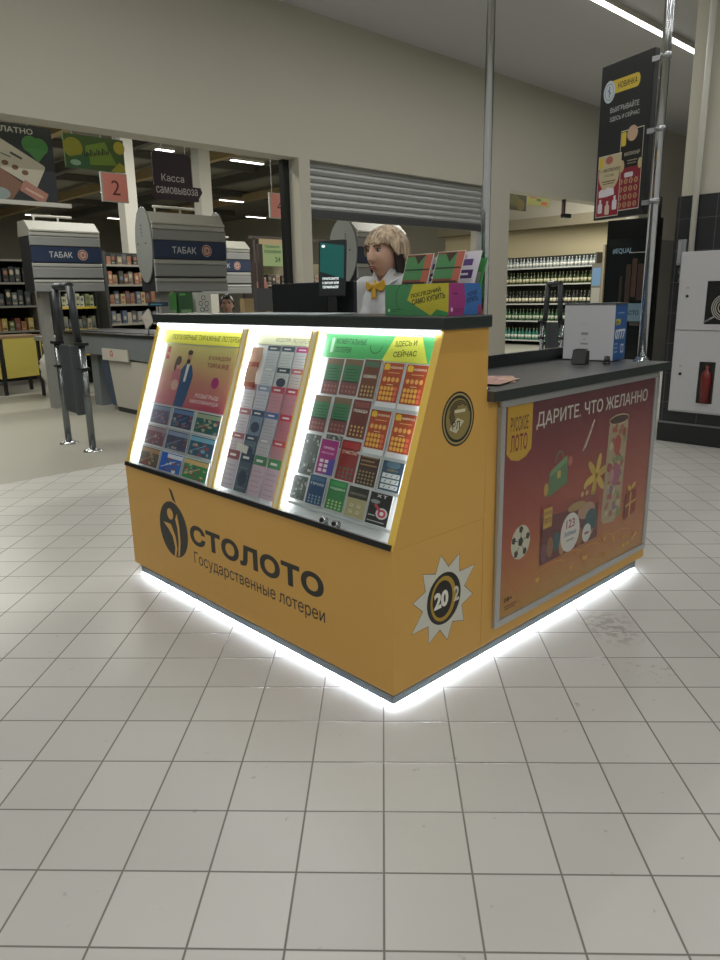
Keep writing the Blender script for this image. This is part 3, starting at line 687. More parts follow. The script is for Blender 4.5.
def poster():
    t = thing('snap_frame_poster', 'red and orange lottery poster in an aluminium snap frame on the low counter', 'poster', (2.61, 1.416, .108))
    off = Matrix.Translation((-2.61, -1.416, -.108)); x0, x1, z0, z1 = 2.010, 3.218, .112, .954
    def part(m, name, **k):
        o = m.build(name, None, **k); o.data.transform(off); o.parent = t; return o
    m = MB(); w = .026
    for (a, b, c, d) in ((x0, x1, z0, z0+w), (x0, x1, z1-w, z1)): m.box(a, b, 1.400, 1.4165, c, d, ALU)
    for (a, b) in ((x0, x0+w), (x1-w, x1)): m.box(a, b, 1.400, 1.4165, z0+w, z1-w, ALU)
    part(m, 'frame', bevel=.004)
    gp = gradient_poster('gift_poster_print', .08, .92, ((0, '#c9973c'), (.16, '#c47a34'), (.42, '#b04e30'), (.72, '#8e3030'), (.93, '#6a2430')))
    m = MB().box(x0+.02, x1-.02, 1.409, 1.4165, z0+.02, z1-.02, gp)
    A = Art(m, (x0+w, 1.409, z0+w), (1, 0, 0), (0, 0, 1), .0004)
    W, H = x1-x0-2*w, z1-z0-2*w
    # yellow tab with the lottery name
    A.poly([(.02, H), (.02, H-.17), (.05, H-.195), (.095, H-.205), (.14, H-.195), (.175, H-.17), (.175, H)], '#d8a428')
    A.text('РУССКОЕ', .040, H-.095, .11, .052, '#4c1c14', .01); A.text('ЛОТО', .042, H-.168, .105, .062, '#8a2018', .02)
    A.text('ДАРИТЕ, ЧТО ЖЕЛАННО', .203, H-.108, .890, .064, '#d9cfc0', .012)
    # football
    c = (.130, .270); A.ell(*c, .062, .066, '#d8cfb8', 30); A.ell(c[0], c[1]+.002, .018, .020, '#2a1c18', 5)
    for i in range(5):
        t_ = PI/2+2*PI*i/5; A.ell(c[0]+.048*math.cos(t_), c[1]+.050*math.sin(t_), .014, .015, '#2a1c18', 5); A.line(c[0]+.018*math.cos(t_), c[1]+.02*math.sin(t_), c[0]+.038*math.cos(t_), c[1]+.04*math.sin(t_), .003, '#4a3c30')
    A.arc(.11, .42, .03, .09, -1.4, 1.6, .002, '#7a2c1c', 10)
    # green handbag
    A.poly([(.300, .405), (.305, .500), (.435, .545), (.440, .440)], '#5f8258'); A.poly([(.308, .485), (.318, .510), (.430, .552), (.430, .525)], '#7a9c6c')
    A.arc(.375, .530, .030, .045, .2, PI-.1, .006, '#6c8a50', 12); A.rect(.362, .47, .388, .50, '#c8b050'); A.ell(.288, .440, .016, .026, '#c8983c'); A.ell(.455, .525, .016, .020, '#c86c60')
    # lipstick
    A.line(.548, .545, .618, .648, .015, '#b89c8c'); A.line(.565, .560, .608, .625, .005, '#e8dccc'); A.line(.610, .638, .628, .665, .010, '#d8c8b0'); A.ell(.572, .545, .040, .014, '#8c4438', rot=.5)
    # flower
    for i in range(6):
        t_ = 2*PI*i/6+.25; A.ell(.672+.052*math.cos(t_), .425+.048*math.sin(t_), .048, .017, ('#c9a23e', '#d8b450')[i % 2], 16, rot=t_)
    A.line(.655, .36, .61, .30, .008, '#8a8a3c')
    A.ell(.672, .425, .013, .013, '#a87828')
    for i in range(3): A.ell(.565+.018*i, .365+.028*(i % 2), .012, .012, '#d0b070', 8)
    # floral tin
    A.poly([(.735, .215), (.760, .192), (.850, .185), (.905, .215), (.925, .620), (.90, .650), (.780, .650), (.755, .620)], '#b8a07c')
    A.ell(.840, .640, .085, .020, '#4c2c20', 24, rot=.04); A.arc(.840, .640, .085, .020, 0, 2*PI, .006, '#c8b08c', 24)
    rnd = random.Random(3)
    for i in range(60):
        v_ = rnd.uniform(.22, .61); A.ell(rnd.uniform(.765+.02*v_, .885+.03*v_), v_, rnd.uniform(.008, .022), rnd.uniform(.010, .024), rnd.choice(('#a8504c', '#8a7490', '#c8b47c', '#8a945c', '#b06c68', '#d0bc98', '#b85c54')), 9, rot=rnd.uniform(0, 3))
    A.ell(.835, .53, .030, .045, '#b8503c'); A.ell(.835, .40, .042, .050, '#b06478'); A.ell(.80, .40, .02, .03, '#c88c90')
    # ticket card
    A.poly([(.262, .140), (.262, .372), (.700, .345), (.705, .150)], '#6e2a2c'); A.poly([(.262, .335), (.262, .372), (.700, .345), (.700, .305)], '#a0483a')
    A.rect(.275, .285, .335, .365, '#cfa23c'); A.text('РУССКОЕ', .280, .338, .05, .014, '#5a2010', .01); A.text('ЛОТО', .280, .305, .05, .020, '#7a2010', .02)
    for i in range(9): A.ell(.285+.045*i, .185+.014*(i % 3), .024, .042, ('#7a4450', '#9a643c', '#345a60', '#b08460', '#4a3030')[i % 5], 12)
    A.ell(.600, .29, .07, .035, '#b08c74'); A.ell(.52, .325, .07, .018, '#a88c5c'); A.ell(.64, .24, .05, .05, '#3c5c60')
    A.ell(.478, .225, .074, .082, '#d8d2cc', 30); A.text('123', .445, .245, .065, .036, '#9a3c48', .02); A.text('Любимые', .430, .212, .095, .022, '#3c5c7c', .01); A.rect(.45, .190, .51, .196, '#8a8a88')
    A.ell(.612, .190, .036, .040, '#cfd0c8', 20); A.rect(.595, .185, .63, .195, '#a04850')
    # red gift box with a bow
    A.poly([(.945, .165), (.950, .285), (1.045, .300), (1.050, .190)], '#8a342c'); A.line(.992, .172, .995, .290, .014, '#c89848'); A.line(.948, .23, 1.048, .245, .010, '#c89848')
    A.ell(.975, .312, .022, .011, '#d0a850', rot=-.5); A.ell(1.015, .318, .022, .011, '#d0a850', rot=.5)
    # ribbons and lights near the bottom
    for i in range(5): A.arc(.35+.14*i, .10, .10, .03+.01*(i % 2), .2, 2.6, .0025, '#d8a448', 14)
    for i in range(14): A.ell(rnd.uniform(.1, 1.1), rnd.uniform(.03, .14), .014, .010, rnd.choice(('#d0a048', '#c8902f', '#cc9a50')), 8)
    A.text('18+', .030, .060, .050, .018, '#3a2414', .02); A.rect(.03, .040, .11, .044, '#6a4420'); A.rect(.03, .030, .10, .034, '#6a4420')
    part(m, 'print')
    g = MB().box(x0+w, x1-w, 1.4035, 1.4045, z0+w, z1-w, GLASS); part(g, 'cover_sheet')
poster()

# ================================================================== POLES AND THE HANGING BOARD
def pole(x, y, z0, z1, r, label):
    t = thing('chrome_pole', label, 'pole', (x, y, z0))
    MB().lathe((0, 0, 0), [(r, .0), (r, z1-z0)], CHROME, 24).build('tube', t)
    MB().lathe((0, 0, 0), [(r*2.0, 0), (r*2.0, .004), (r*1.4, .010), (r*1.25, .02), (r+.0005, .022)], CHROME, 24).build('flange', t)
    return t
pole(1.978, 1.464, .990, 3.85, .0135, 'thin chrome pole rising behind the brochure holder at the counter corner')
pole(3.240, 1.500, .990, 3.85, .0200, 'thicker chrome pole at the far right corner of the grey countertop')

def hanging_board():
    # board stands out from the pole, its face towards the camera side
    d = Vector((.309, .951, 0)).normalized(); P = Vector((3.255, 1.555, 0)); wd = .305
    far = P+d*wd; u = -d; v = Vector((0, 0, 1)); n = u.cross(v)
    z0, z1 = 1.635, 2.300; o = Vector((far.x, far.y, z0)); H = z1-z0; K = wd/.475
    t = thing('hanging_board', 'black advertising board with two ticket pictures mounted on the right pole', 'sign', tuple(P+Vector((0, 0, z0))))
    inv = Matrix.Translation(-(P+Vector((0, 0, z0))))
    def part(m, name, **k):
        q = m.build(name, None, **k); q.data.transform(inv); q.parent = t; return q
    c = o+u*wd/2+v*H/2
    part(MB().obox(c-n*.016, u*wd/2, v*H/2, n*.016, BLACK), 'panel', bevel=.003)
    m = MB(); A = Art(m, o, u, v, .0004)
    A.sx, A.sy = K, H/.715; A.rect(.004, .004, .471, .711, '#1b1f20')
    A.rrect(.09, .575, .365, .635, .028, '#c9b03c'); A.text('НОВИНКА', .165, .592, .175, .028, '#2c2a18', .02)
    A.ell(.085, .590, .055, .050, '#b9c4cc', 28); A.arc(.085, .59, .04, .036, 0, 2*PI, .003, '#5c7080', 20); A.line(.085, .565, .085, .615, .008, '#5c7080'); A.line(.07, .60, .10, .58, .006, '#5c7080')
    A.text('ВЫИГРЫВАЙТЕ', .105, .492, .265, .030, '#b8b8b4', .005); A.text('ЗДЕСЬ И СЕЙЧАС', .105, .450, .275, .028, '#b8b8b4', .005)
    # taller ticket at the right
    A.rect(.225, .030, .432, .395, '#c9c5b8'); A.rect(.229, .034, .428, .391, '#121210'); A.rect(.229, .034, .428, .225, '#7c2030')
    A.rrect(.232, .325, .275, .388, .01, '#c9b03c'); A.ell(.33, .375, .048, .035, '#b89c84'); A.text('МИЛЛИОНЕР', .268, .278, .14, .016, '#b8b0a0', .01); A.rect(.30, .252, .39, .257, '#8a8474'); A.rect(.30, .240, .38, .244, '#8a8474')
    A.ell(.250, .235, .024, .028, '#b4a878'); A.ell(.415, .235, .018, .024, '#b4a878'); A.rrect(.28, .180, .36, .202, .008, '#c8c0c8')
    for i in range(4):
        for j in range(4): A.ell(.252+.047*i, .055+.036*j, .017, .013, '#b08c68', 14); A.ell(.252+.047*i, .055+.036*j, .007, .010, '#7a4434', 10)
    # nearer ticket at the left
    A.rect(.025, .010, .245, .300, '#c9c5b8'); A.rect(.029, .014, .241, .296, '#8a2034')
    A.ell(.135, .215, .100, .085, '#b8ac8c', 28); A.rect(.029, .24, .241, .296, '#b8ac8c'); A.rrect(.032, .245, .075, .292, .008, '#c9b03c'); A.ell(.13, .275, .035, .018, '#a05c54')
    A.text('500 МИЛЛИОНОВ', .045, .222, .18, .016, '#2c241c', .02); A.text('К ЧАСТЬЯМ', .09, .200, .09, .010, '#2c241c', .01); A.rect(.07, .175, .20, .180, '#5c5040'); A.rect(.08, .165, .19, .169, '#5c5040')
    A.poly([(.045, .105), (.045, .135), (.07, .145), (.10, .138), (.13, .148), (.19, .140), (.195, .112), (.12, .105)], '#d0ccd4')
    for (x, y, q) in ((.065, .03, '#cfcbd4'), (.135, .02, '#c8b8a8'), (.205, .04, '#cfcbd4')): A.rrect(x-.022, y, x+.022, y+.045, .008, q); A.rect(x-.010, y+.045, x+.010, y+.065, q)
    part(m, 'print')
    for z in (2.25, 1.97, 1.68):
        part(MB().tube((3.240, 1.5, z-.012), (3.240, 1.5, z+.012), .0225, STEEL).obox((3.246, 1.535, z), (.008, 0, 0), (0, .022, 0), (0, 0, .010), STEEL), 'clamp')
hanging_board()
# ================================================================== THINGS ON THE COUNTERS
def brochure_holder():
    t = thing('brochure_holder', 'green, yellow, magenta and blue cardboard ticket holder on the black countertop corner', 'holder', (1.878, 1.590, 1.2385))
    x0, x1, y0, y1, h = -.100, .068, -.140, .132, .098
    m = MB(); P = C('#3f8f56')
    m.box(x0, x0+.003, y0, y1, 0, h, P); m.box(x1-.003, x1, y0, y1, 0, h, P); m.box(x0, x1, y0, y0+.003, 0, h, C('#8f3a6c')); m.box(x0, x1, y1-.003, y1, 0, h, P); m.box(x0, x1, y0, y1, 0, .003, P)
    m.box(x0, x1, -.006, -.003, 0, h*.9, P)
    m.build('tray', t)
    m = MB(); A = Art(m, (x0, y1, 0), (0, -1, 0), (0, 0, 1), .0003); W = y1-y0
    A.rect(0, 0, W, h, '#4a8c5c'); A.poly([(.10, .048), (.125, h), (W, h), (W, .0), (.20, .0)], '#c0b83c'); A.poly([(.20, 0), (W, 0), (W, .010), (.225, .02)], '#3f8a50')
    A.arc(.085, .055, .035, .045, .9, 4.2, .002, '#1f4a30', 16)
    A.text('ПОСЛЕДНИЙ', .118, .052, .125, .018, '#23261a', .03, rot=.16); A.text('САМО КУПИТЬ', .122, .032, .140, .018, '#23261a', .03, rot=.16)
    A.ell(.018, .016, .005, .006, '#b8dcc0', 10); A.rect(.03, .018, .085, .020, '#2c6a40'); A.rect(.03, .012, .06, .014, '#2c6a40')
    m.build('front_print', t)
    m = MB(); A = Art(m, (x0, y0, 0), (1, 0, 0), (0, 0, 1), .0003); W = x1-x0
    A.rect(0, 0, W, h, '#99397a'); A.poly([(.075, .0), (.085, .045), (.075, h), (W, h), (W, .04), (.155, 0)], '#3c6cae'); A.rect(W-.02, 0, W, .03, '#8a3a6c')
    A.text('УСПЕЙ', .095, .056, .048, .016, '#1c2440', .03, rot=.16); A.text('КУПИТЬ', .092, .036, .058, .016, '#1c2440', .03, rot=.16)
    A.line(.02, .068, .045, .066, .003, '#4c1a3c'); A.ell(.016, .018, .005, .007, '#d8b8d0', 10); A.rect(.03, .018, .075, .020, '#6a2050'); A.rect(.03, .012, .06, .014, '#6a2050')
    m.build('side_print', t)
    # the tickets in it: things of their own, leaning back
    def card(name, label, x, y, w, hh, draw, base, tilt=.0):
        m = MB(); o = Vector((1.878+x, 1.590+y, 1.2385+.030)); u = Vector((0, -1, 0)); v = Vector((.22, -.13+tilt, 1)).normalized()
        v = (v-u*0).normalized(); n = u.cross(v).normalized(); c = o+u*w/2+v*hh/2
        m.obox(c, u*w/2, v*hh/2, n*.0012, C(base)); A = Art(m, o+n*.0012, u, v, .0003); A.n = n; draw(A, w, hh)
        return tag(rebase(m.build(name), tuple(o)), label, 'lottery ticket')
    def d1(A, w, h):
        A.rect(.002, .002, w-.002, h-.002, '#7c4434'); A.rect(.002, h*.5, w*.72, h*.95, '#4a8452'); A.rect(w*.72, h*.45, w-.002, h-.002, '#b0604c')
        A.poly([(w*.3, h*.97), (w*.7, h*.97), (w*.5, h*.8)], '#3c2a20'); A.rect(w*.05, h*.68, w*.95, h*.71, '#20301f'); A.rect(w*.05, h*.42, w*.9, h*.46, '#20241c')
        for i in range(5): A.ell(w*(.14+.18*i), h*.36, w*.07, h*.035, '#c0704c', 10)
    def d2(A, w, h):
        A.rect(.002, .002, w-.002, h-.002, '#cfccd8'); A.rect(w*.1, h*.74, w*.7, h*.86, '#5a4080'); A.rect(w*.05, h*.50, w*.8, h*.66, '#4c3470'); A.rect(w*.2, h*.56, w*.6, h*.60, '#e4dcec'); A.rect(w*.1, h*.3, w*.9, h*.4, '#8c2c4c')
        A.ell(w*.25, h*.9, w*.14, h*.05, '#b89ab8', 10)
    def d3(A, w, h):
        A.rect(.002, .002, w-.002, h-.002, '#3f8c46'); A.rect(w*.2, h*.3, w*.8, h*.7, '#8c9a90')
    card('lottery_ticket', 'green and red ticket standing at the left in the cardboard holder', -.050, .128, .115, .170, d1, '#cfcabc')
    card('lottery_ticket', 'green and red ticket standing in the middle of the cardboard holder', -.052, -.006, .112, .172, d1, '#cfcabc')
    card('lottery_ticket', 'black and white edged ticket between the two green tickets in the holder', -.030, .026, .030, .158, d2, '#b8c0c8')
    card('lottery_ticket', 'white and purple ticket standing at the right in the cardboard holder', .015, -.045, .085, .172, d2, '#d8d4e0')
    card('lottery_ticket', 'bright green ticket sticking out at the far right of the holder', .045, -.085, .050, .150, d3, '#3f9a48')
brochure_holder()

def screen():
    t = thing('monitor', 'black monitor seen from behind, standing behind the left part of the countertop', 'monitor', (2.13, 2.49, .990))
    MB().box(-.03, -.012, -.279, .279, .045, .374, mat('monitor_back', '#1a2026', .45)).build('panel', t, bevel=.004)
    MB().box(-.012, .020, -.16, .16, .12, .30, BLACK).build('housing', t, bevel=.006)
    MB().box(.0, .02, -.03, .03, .004, .14, BLACK).build('neck', t)
    MB().box(-.07, .08, -.10, .10, 0, .006, BLACK).build('foot', t)
    d = thing('customer_display', 'phone-like black display with dark green screen and white text, rising behind the monitor', 'display', (2.05, 2.285, 1.30), .45)
    m = MB().obox((0, 0, .115), (.006, 0, 0), (.0, .061, 0), (.012, 0, .112), BLACK); m.build('body', d, bevel=.005)
    m = MB(); u = Vector((0, -1, 0)); v = Vector((.012, 0, .112)).normalized(); n = u.cross(v)
    A = Art(m, Vector((-.0188, .061, .004)), u, v, .0003)
    scr = mat('display_screen', '#0f5a56', .3, emit=.28); A.rrect(.006, .02, .116, .218, .006, '#0c1e22'); A.poly([(.008, .10), (.114, .07), (.114, .2), (.008, .215)], scr)
    wt = mat('display_text', '#dfe8e8', emit=.8)
    for k, s in enumerate(('ПРИЛОЖИТЕ', 'К ЭКРАНУ ИЛИ', 'ТЕРМИНАЛУ')): A.text(s, .020, .066-.017*k, .072, .010, wt, .03)
    A.ell(.022, .200, .008, .006, wt, 10)
    m.build('screen', d)
    MB().box(-.01, .03, -.02, .02, -.31, .02, BLACK).box(-.03, .06, -.05, .05, -.31, -.304, BLACK).build('stand', d)
    # inner desk the things behind the counter stand on
    t = thing('inner_desk', 'black low desk shelf behind the tall counter front', 'desk', (2.11, 2.40, 0))
    MB().box(-.163, .12, -.5, .74, .955, .990, TOPG).build('desk_top', t)
    MB().box(-.16, .10, .70, .73, 0, .955, YEL).build('end_panel', t); MB().box(-.16, .10, -.5, -.47, 0, .955, YEL).build('end_panel', t)
    m = MB().box(1.72, 1.94, 2.02, 2.62, 1.2385, 1.2415, C('#a9b4b8')); tag(rebase(m.build('paper_sheet', bevel=.001), (1.84, 2.3, 1.2385)), 'thin pale sheet lying on the black countertop in front of the monitor', 'paper')
screen()

def machine_box():
    a = math.radians(6); t = thing('white_box', 'white carton with a bright blue printed side standing on the grey countertop', 'box', (3.135, 1.590, .991), a)
    # corner nearest the camera at the origin: long face runs +Y, printed face runs +X
    m = MB().box(0, .150, 0, .242, .004, .256, C('#c3c5cb')); m.build('carton', t, bevel=.002)
    m = MB().box(-.003, .153, -.003, .245, .2565, .262, mat('box_lid_grey', '#4a4f55', .5)); m.build('lid', t)
    m = MB(); A = Art(m, (0, .242, 0), (0, -1, 0), (0, 0, 1), .0004)
    for k, (w, h) in enumerate(((.034, .012), (.012, .004), (.036, .008), (.030, .003))): A.rect(.085+(.036-w)/2, .118-.022*k, .085+(.036-w)/2+w, .118-.022*k+h, '#8b8f94')
    A.rect(.085, .165, .115, .1665, '#9da0a4')
    m.build('face_print', t)
    m = MB(); A = Art(m, (0, 0, 0), (1, 0, 0), (0, 0, 1), .0004)
    A.rect(.001, .005, .149, .255, '#355f99'); A.rect(.03, .215, .11, .219, '#8fb0d8'); A.rrect(.015, .165, .07, .190, .008, '#b4b03a'); A.text('18+', .02, .168, .035, .016, '#2a3a20', .02)
    A.text('0777', .015, .098, .12, .046, '#d8dce4', .04)
    for k in range(3): A.rect(.012, .040+.018*k, .05, .045+.018*k, '#9ab8dc')
    A.rect(.09, .035, .125, .075, '#c8d4e4'); A.rect(.097, .042, .118, .068, '#355f99')
    m.build('side_print', t)
    c = thing('card_terminal', 'small black card terminal in front of the white carton', 'terminal', (2.965, 1.655, .991), a)
    MB().prism([(-.03, -.033, 0), (.025, -.033, 0), (.022, -.033, .058), (-.012, -.033, .064)], (0, .066, 0), BLACK).build('body', c, bevel=.004)
    MB().box(-.012, .018, -.024, .024, .0625, .066, DARK).build('keypad', c)
    k = MB().tube((3.035, 1.565, .992), (3.043, 1.568, 1.022), .013, BLACK).lathe((3.035, 1.565, .9905), [(.017, 0), (.017, .006), (.01, .010)], BLACK)
    tag(rebase(k.build('rubber_stamp'), (3.035, 1.565, .9905)), 'small round black stamp knob beside the card terminal', 'stamp')
    # flyers, fanned out
    for i, (x, y, r, lab) in enumerate(((2.16, 1.56, .25, 'topmost pink and yellow flyer of the fan on the grey countertop'), (2.10, 1.64, -.1, 'pink flyer under the topmost flyer at the counter corner'), (2.24, 1.60, .65, 'pink and yellow flyer sticking out furthest to the right'))):
        m = MB().box(-.105, .105, -.074, .074, 0, .0015, C('#b8a28c')); A = Art(m, (-.105, -.074, .0015), (1, 0, 0), (0, 1, 0), .0002)
        rnd = random.Random(i); A.rect(.004, .004, .206, .144, '#b98c84')
        for q in range(18): A.ell(rnd.uniform(.02, .19), rnd.uniform(.02, .13), rnd.uniform(.008, .022), rnd.uniform(.006, .016), rnd.choice(('#c8a868', '#a85c64', '#d4c09c', '#9c7468', '#c8a0a0')), 9)
        tag(m.build('flyer', loc=(x, y, .9912+.0022*(2-i)), rotz=r), lab, 'flyer')
machine_box()

# ================================================================== PEOPLE
def capsule(m, p0, p1, r0, r1, mt, n=16):
    m.tube(p0, p1, r0, mt, r1, n=n); m.ball(p0, (r0, r0, r0), mt, n, 10); m.ball(p1, (r1, r1, r1), mt, n, 10)
def fuse(m, name, parent, voxel, smooth=4, mt=None):
    """one continuous surface out of overlapping volumes"""
    o = m.build('tmp'); rm = o.modifiers.new('r', 'REMESH'); rm.mode = 'VOXEL'; rm.voxel_size = voxel; rm.use_smooth_shade = True
    if smooth:
        s = o.modifiers.new('s', 'SMOOTH'); s.iterations = smooth; s.factor = .5
    dg = bpy.context.evaluated_depsgraph_get(); dg.update(); me = bpy.data.meshes.new_from_object(o.evaluated_get(dg))
    me.name = name; me.materials.clear(); me.materials.append(mt or m.mats[0])
    for p in me.polygons: p.use_smooth = True; p.material_index = 0
    bpy.data.objects.remove(o); q = bpy.data.objects.new(name, me); COL.objects.link(q); q.parent = parent
    return q
def g(x, s): return math.exp(-(x/s)**2)
def head_fn(v):
    x, y, z = v
    t = max(0, -z/.118)
    y *= 1-.34*t**1.8; x = x*(1-.10*t) if x > 0 else x*(1-.50*t**1.3)
    if x > 0:
        f = min(1, x/.05)
        nose = g(y, .0095+.004*max(0, -(z+.0)/.04))*((min(1, max(0, (.030-z)/.062))) if z > -.034 else g(z+.034, .008))
        x += f*.028*nose
        x -= f*.0105*math.exp(-((abs(y)-.031)/.015)**2-((z-.010)/.011)**2)
        x += f*.004*g(z-.032, .010)*g(abs(y)-.026, .022)
        x += f*.0045*math.exp(-((abs(y)-.040)/.018)**2-((z+.028)/.018)**2)
        x += f*.005*g(y, .020)*(g(z+.060, .0055)+g(z+.071, .006))
        x -= f*.004*g(y, .02)*g(z+.083, .007)
        x += f*.009*g(y, .022)*g(z+.100, .012)
    return Vector((x, y, z))
def human(t, skin, pose, hd, voxel=.005):
    """pose: dict of joints in metres (x forward, y left, z up); t: the person's Empty"""
    m = MB(); J = pose; S = skin
    # torso volumes
    px, pz = J['pelvis'][0], J['pelvis'][2]
    m.ball((px, 0, pz), (.105, .155, .11), S, 24, 14); m.ball((px, 0, pz+.15), (.088, .120, .13), S, 24, 14)
    m.ball((px+.005, 0, pz+.31), (.098, .140, .14), S, 24, 14); m.ball((px-.005, 0, pz+.405), (.060, .125, .055), S, 24, 12)
    for s in (-1, 1): m.ball((px+.060, s*.062, pz+.275), (.052, .058, .055), S, 16, 10)
    nb = Vector((px-.005, 0, pz+.43)); capsule(m, nb, hd+Vector((-.020, 0, -.075)), .056, .048, S)
    for s in (-1, 1):
        q = lambda k: Vector((J[k][0], s*J[k][1], J[k][2]))
        capsule(m, q('shoulder'), q('elbow'), .052, .038, S); capsule(m, q('elbow'), q('wrist'), .038, .026, S)
        capsule(m, (px-.005, s*.05, pz+.425), q('shoulder'), .042, .052, S)
        # hand: palm and five fingers
        w = q('wrist'); d = (w-q('elbow')).normalized(); side = Vector((0, -s, 0)); up = side.cross(d).normalized()*(1 if s < 0 else -1)
        if up.z < 0: up = -up
        side = (side-d*side.dot(d)).normalized(); pc = w+d*.050
        for k in (-1, 0, 1): capsule(m, w+side*k*.010, pc+side*k*.024+d*.012, .014, .0125, S, 10)
        for k, (off, L) in enumerate(((.032, .066), (.0115, .076), (-.0115, .070), (-.033, .056))):
            a = pc+side*off+d*.020; b = a+d*L*.5-up*.006; c = b+d*L*.45-up*L*.32
            capsule(m, a, b, .0088, .0080, S, 8); capsule(m, b, c, .0080, .0068, S, 8)
        a = w+side*.022+d*.015; b = a+side*.026+d*.024-up*.006; c = b+d*.028-up*.008+side*.004
        capsule(m, a, b, .0115, .0095, S, 8); capsule(m, b, c, .0095, .0080, S, 8)
        h, k_, an, to = (q(k) for k in ('hip', 'knee', 'ankle', 'toe'))
        capsule(m, h, k_, .086, .056, S); capsule(m, k_, k_+(an-k_)*.35, .054, .052, S); capsule(m, k_+(an-k_)*.3, an, .052, .036, S); capsule(m, an, to, .036, .028, S)
    m.ball(hd, (.098, .076, .118), S, 96, 80, head_fn)
    m.ball(hd+Vector((-.030, 0, .020)), (.080, .073, .092), S, 32, 20)
    for s in (-1, 1): m.ball(hd+Vector((-.010, s*.077, -.008)), (.018, .008, .030), S, 14, 10)
    b = fuse(m, 'body', t, voxel, 2, S)
    eye = mat('eye_white', '#b4aca4', .3); iris = mat('iris_brown', '#3a2a20', .2)
    for s in (-1, 1):
        e = MB().ball(hd+Vector((.0745, s*.0305, .010)), (.0135, .0140, .0095), eye, 16, 12); e.ball(hd+Vector((.0845, s*.0305, .010)), (.0050, .0068, .0068), iris, 12, 8); e.build('eye', t)
        l = MB()
        for i in range(5):
            a = -1+i*.5; l.ball(hd+Vector((.0885-.004*a*a, s*.0305+.013*a, .0185-.0025*a*a)), (.003, .005, .0016), iris, 8, 6)
        l.build('eyelashes', t)
        l = MB()
        for i in range(6):
            a = -1+i*.4; l.ball(hd+Vector((.0975-.006*a*a-.002*a*(1), s*(.031+.016*a), .0315-.004*a*a)), (.004, .006, .003), mat('brow_brown', '#5c4636', .7), 8, 6)
        l.build('eyebrow', t)
    l = MB().ball(hd+Vector((.0945, 0, -.0605)), (.0065, .020, .0042), mat('lips_rose', '#a26a5e', .4), 18, 8).ball(hd+Vector((.0935, 0, -.0695)), (.0070, .017, .0050), MATS['lips_rose'], 18, 8)
    l.build('lips', t)
    return b
def hair_shell(t, name, hd, rad, c, zlow, mt, thick=.010, amp=.012, seed=1, z_in=.22):
    rnd = random.Random(seed); ph = [(rnd.uniform(0, 6.28), rnd.choice((11, 17, 23, 31))) for _ in range(4)]
    n, k = 144, 34; vs = []; C0 = hd+Vector(c)
    for i in range(n):
        a = 2*PI*i/n; d = abs((a+PI) % (2*PI)-PI); zl = zlow(d)
        nz = sum(math.sin(a*q+p) for p, q in ph)/4
        for j in range(k+1):
            f = (j/k)**.8; th = None; z = rad[2]+(zl-rad[2])*f
            if j == 0: z = rad[2]
            if z >= 0: R = math.sqrt(max(0, 1-(z/rad[2])**2))
            else: R = 1-z_in*(z/.13)**2
            if j < 6: th = math.acos(max(-1, min(1, (rad[2]+(zl-rad[2])*(6/k)**.8)/rad[2])))*j/6; z = rad[2]*math.cos(th); R = math.sin(th)
            R *= 1+amp*nz*min(1, 2*j/k)
            zz = z + (.006*nz if j == k else 0)
            vs.append(C0+Vector((rad[0]*R*math.cos(a), rad[1]*R*math.sin(a), zz)))
    fs = [(i*(k+1)+j, i*(k+1)+j+1, ((i+1) % n)*(k+1)+j+1, ((i+1) % n)*(k+1)+j) for i in range(n) for j in range(k)]
    o = MB().add(vs, fs, mt, True).build(name, t); s = o.modifiers.new('s', 'SOLIDIFY'); s.thickness = thick; s.offset = -1
    return o
def smooth01(x, a, b):
    t = max(0, min(1, (x-a)/(b-a))); return t*t*(3-2*t)

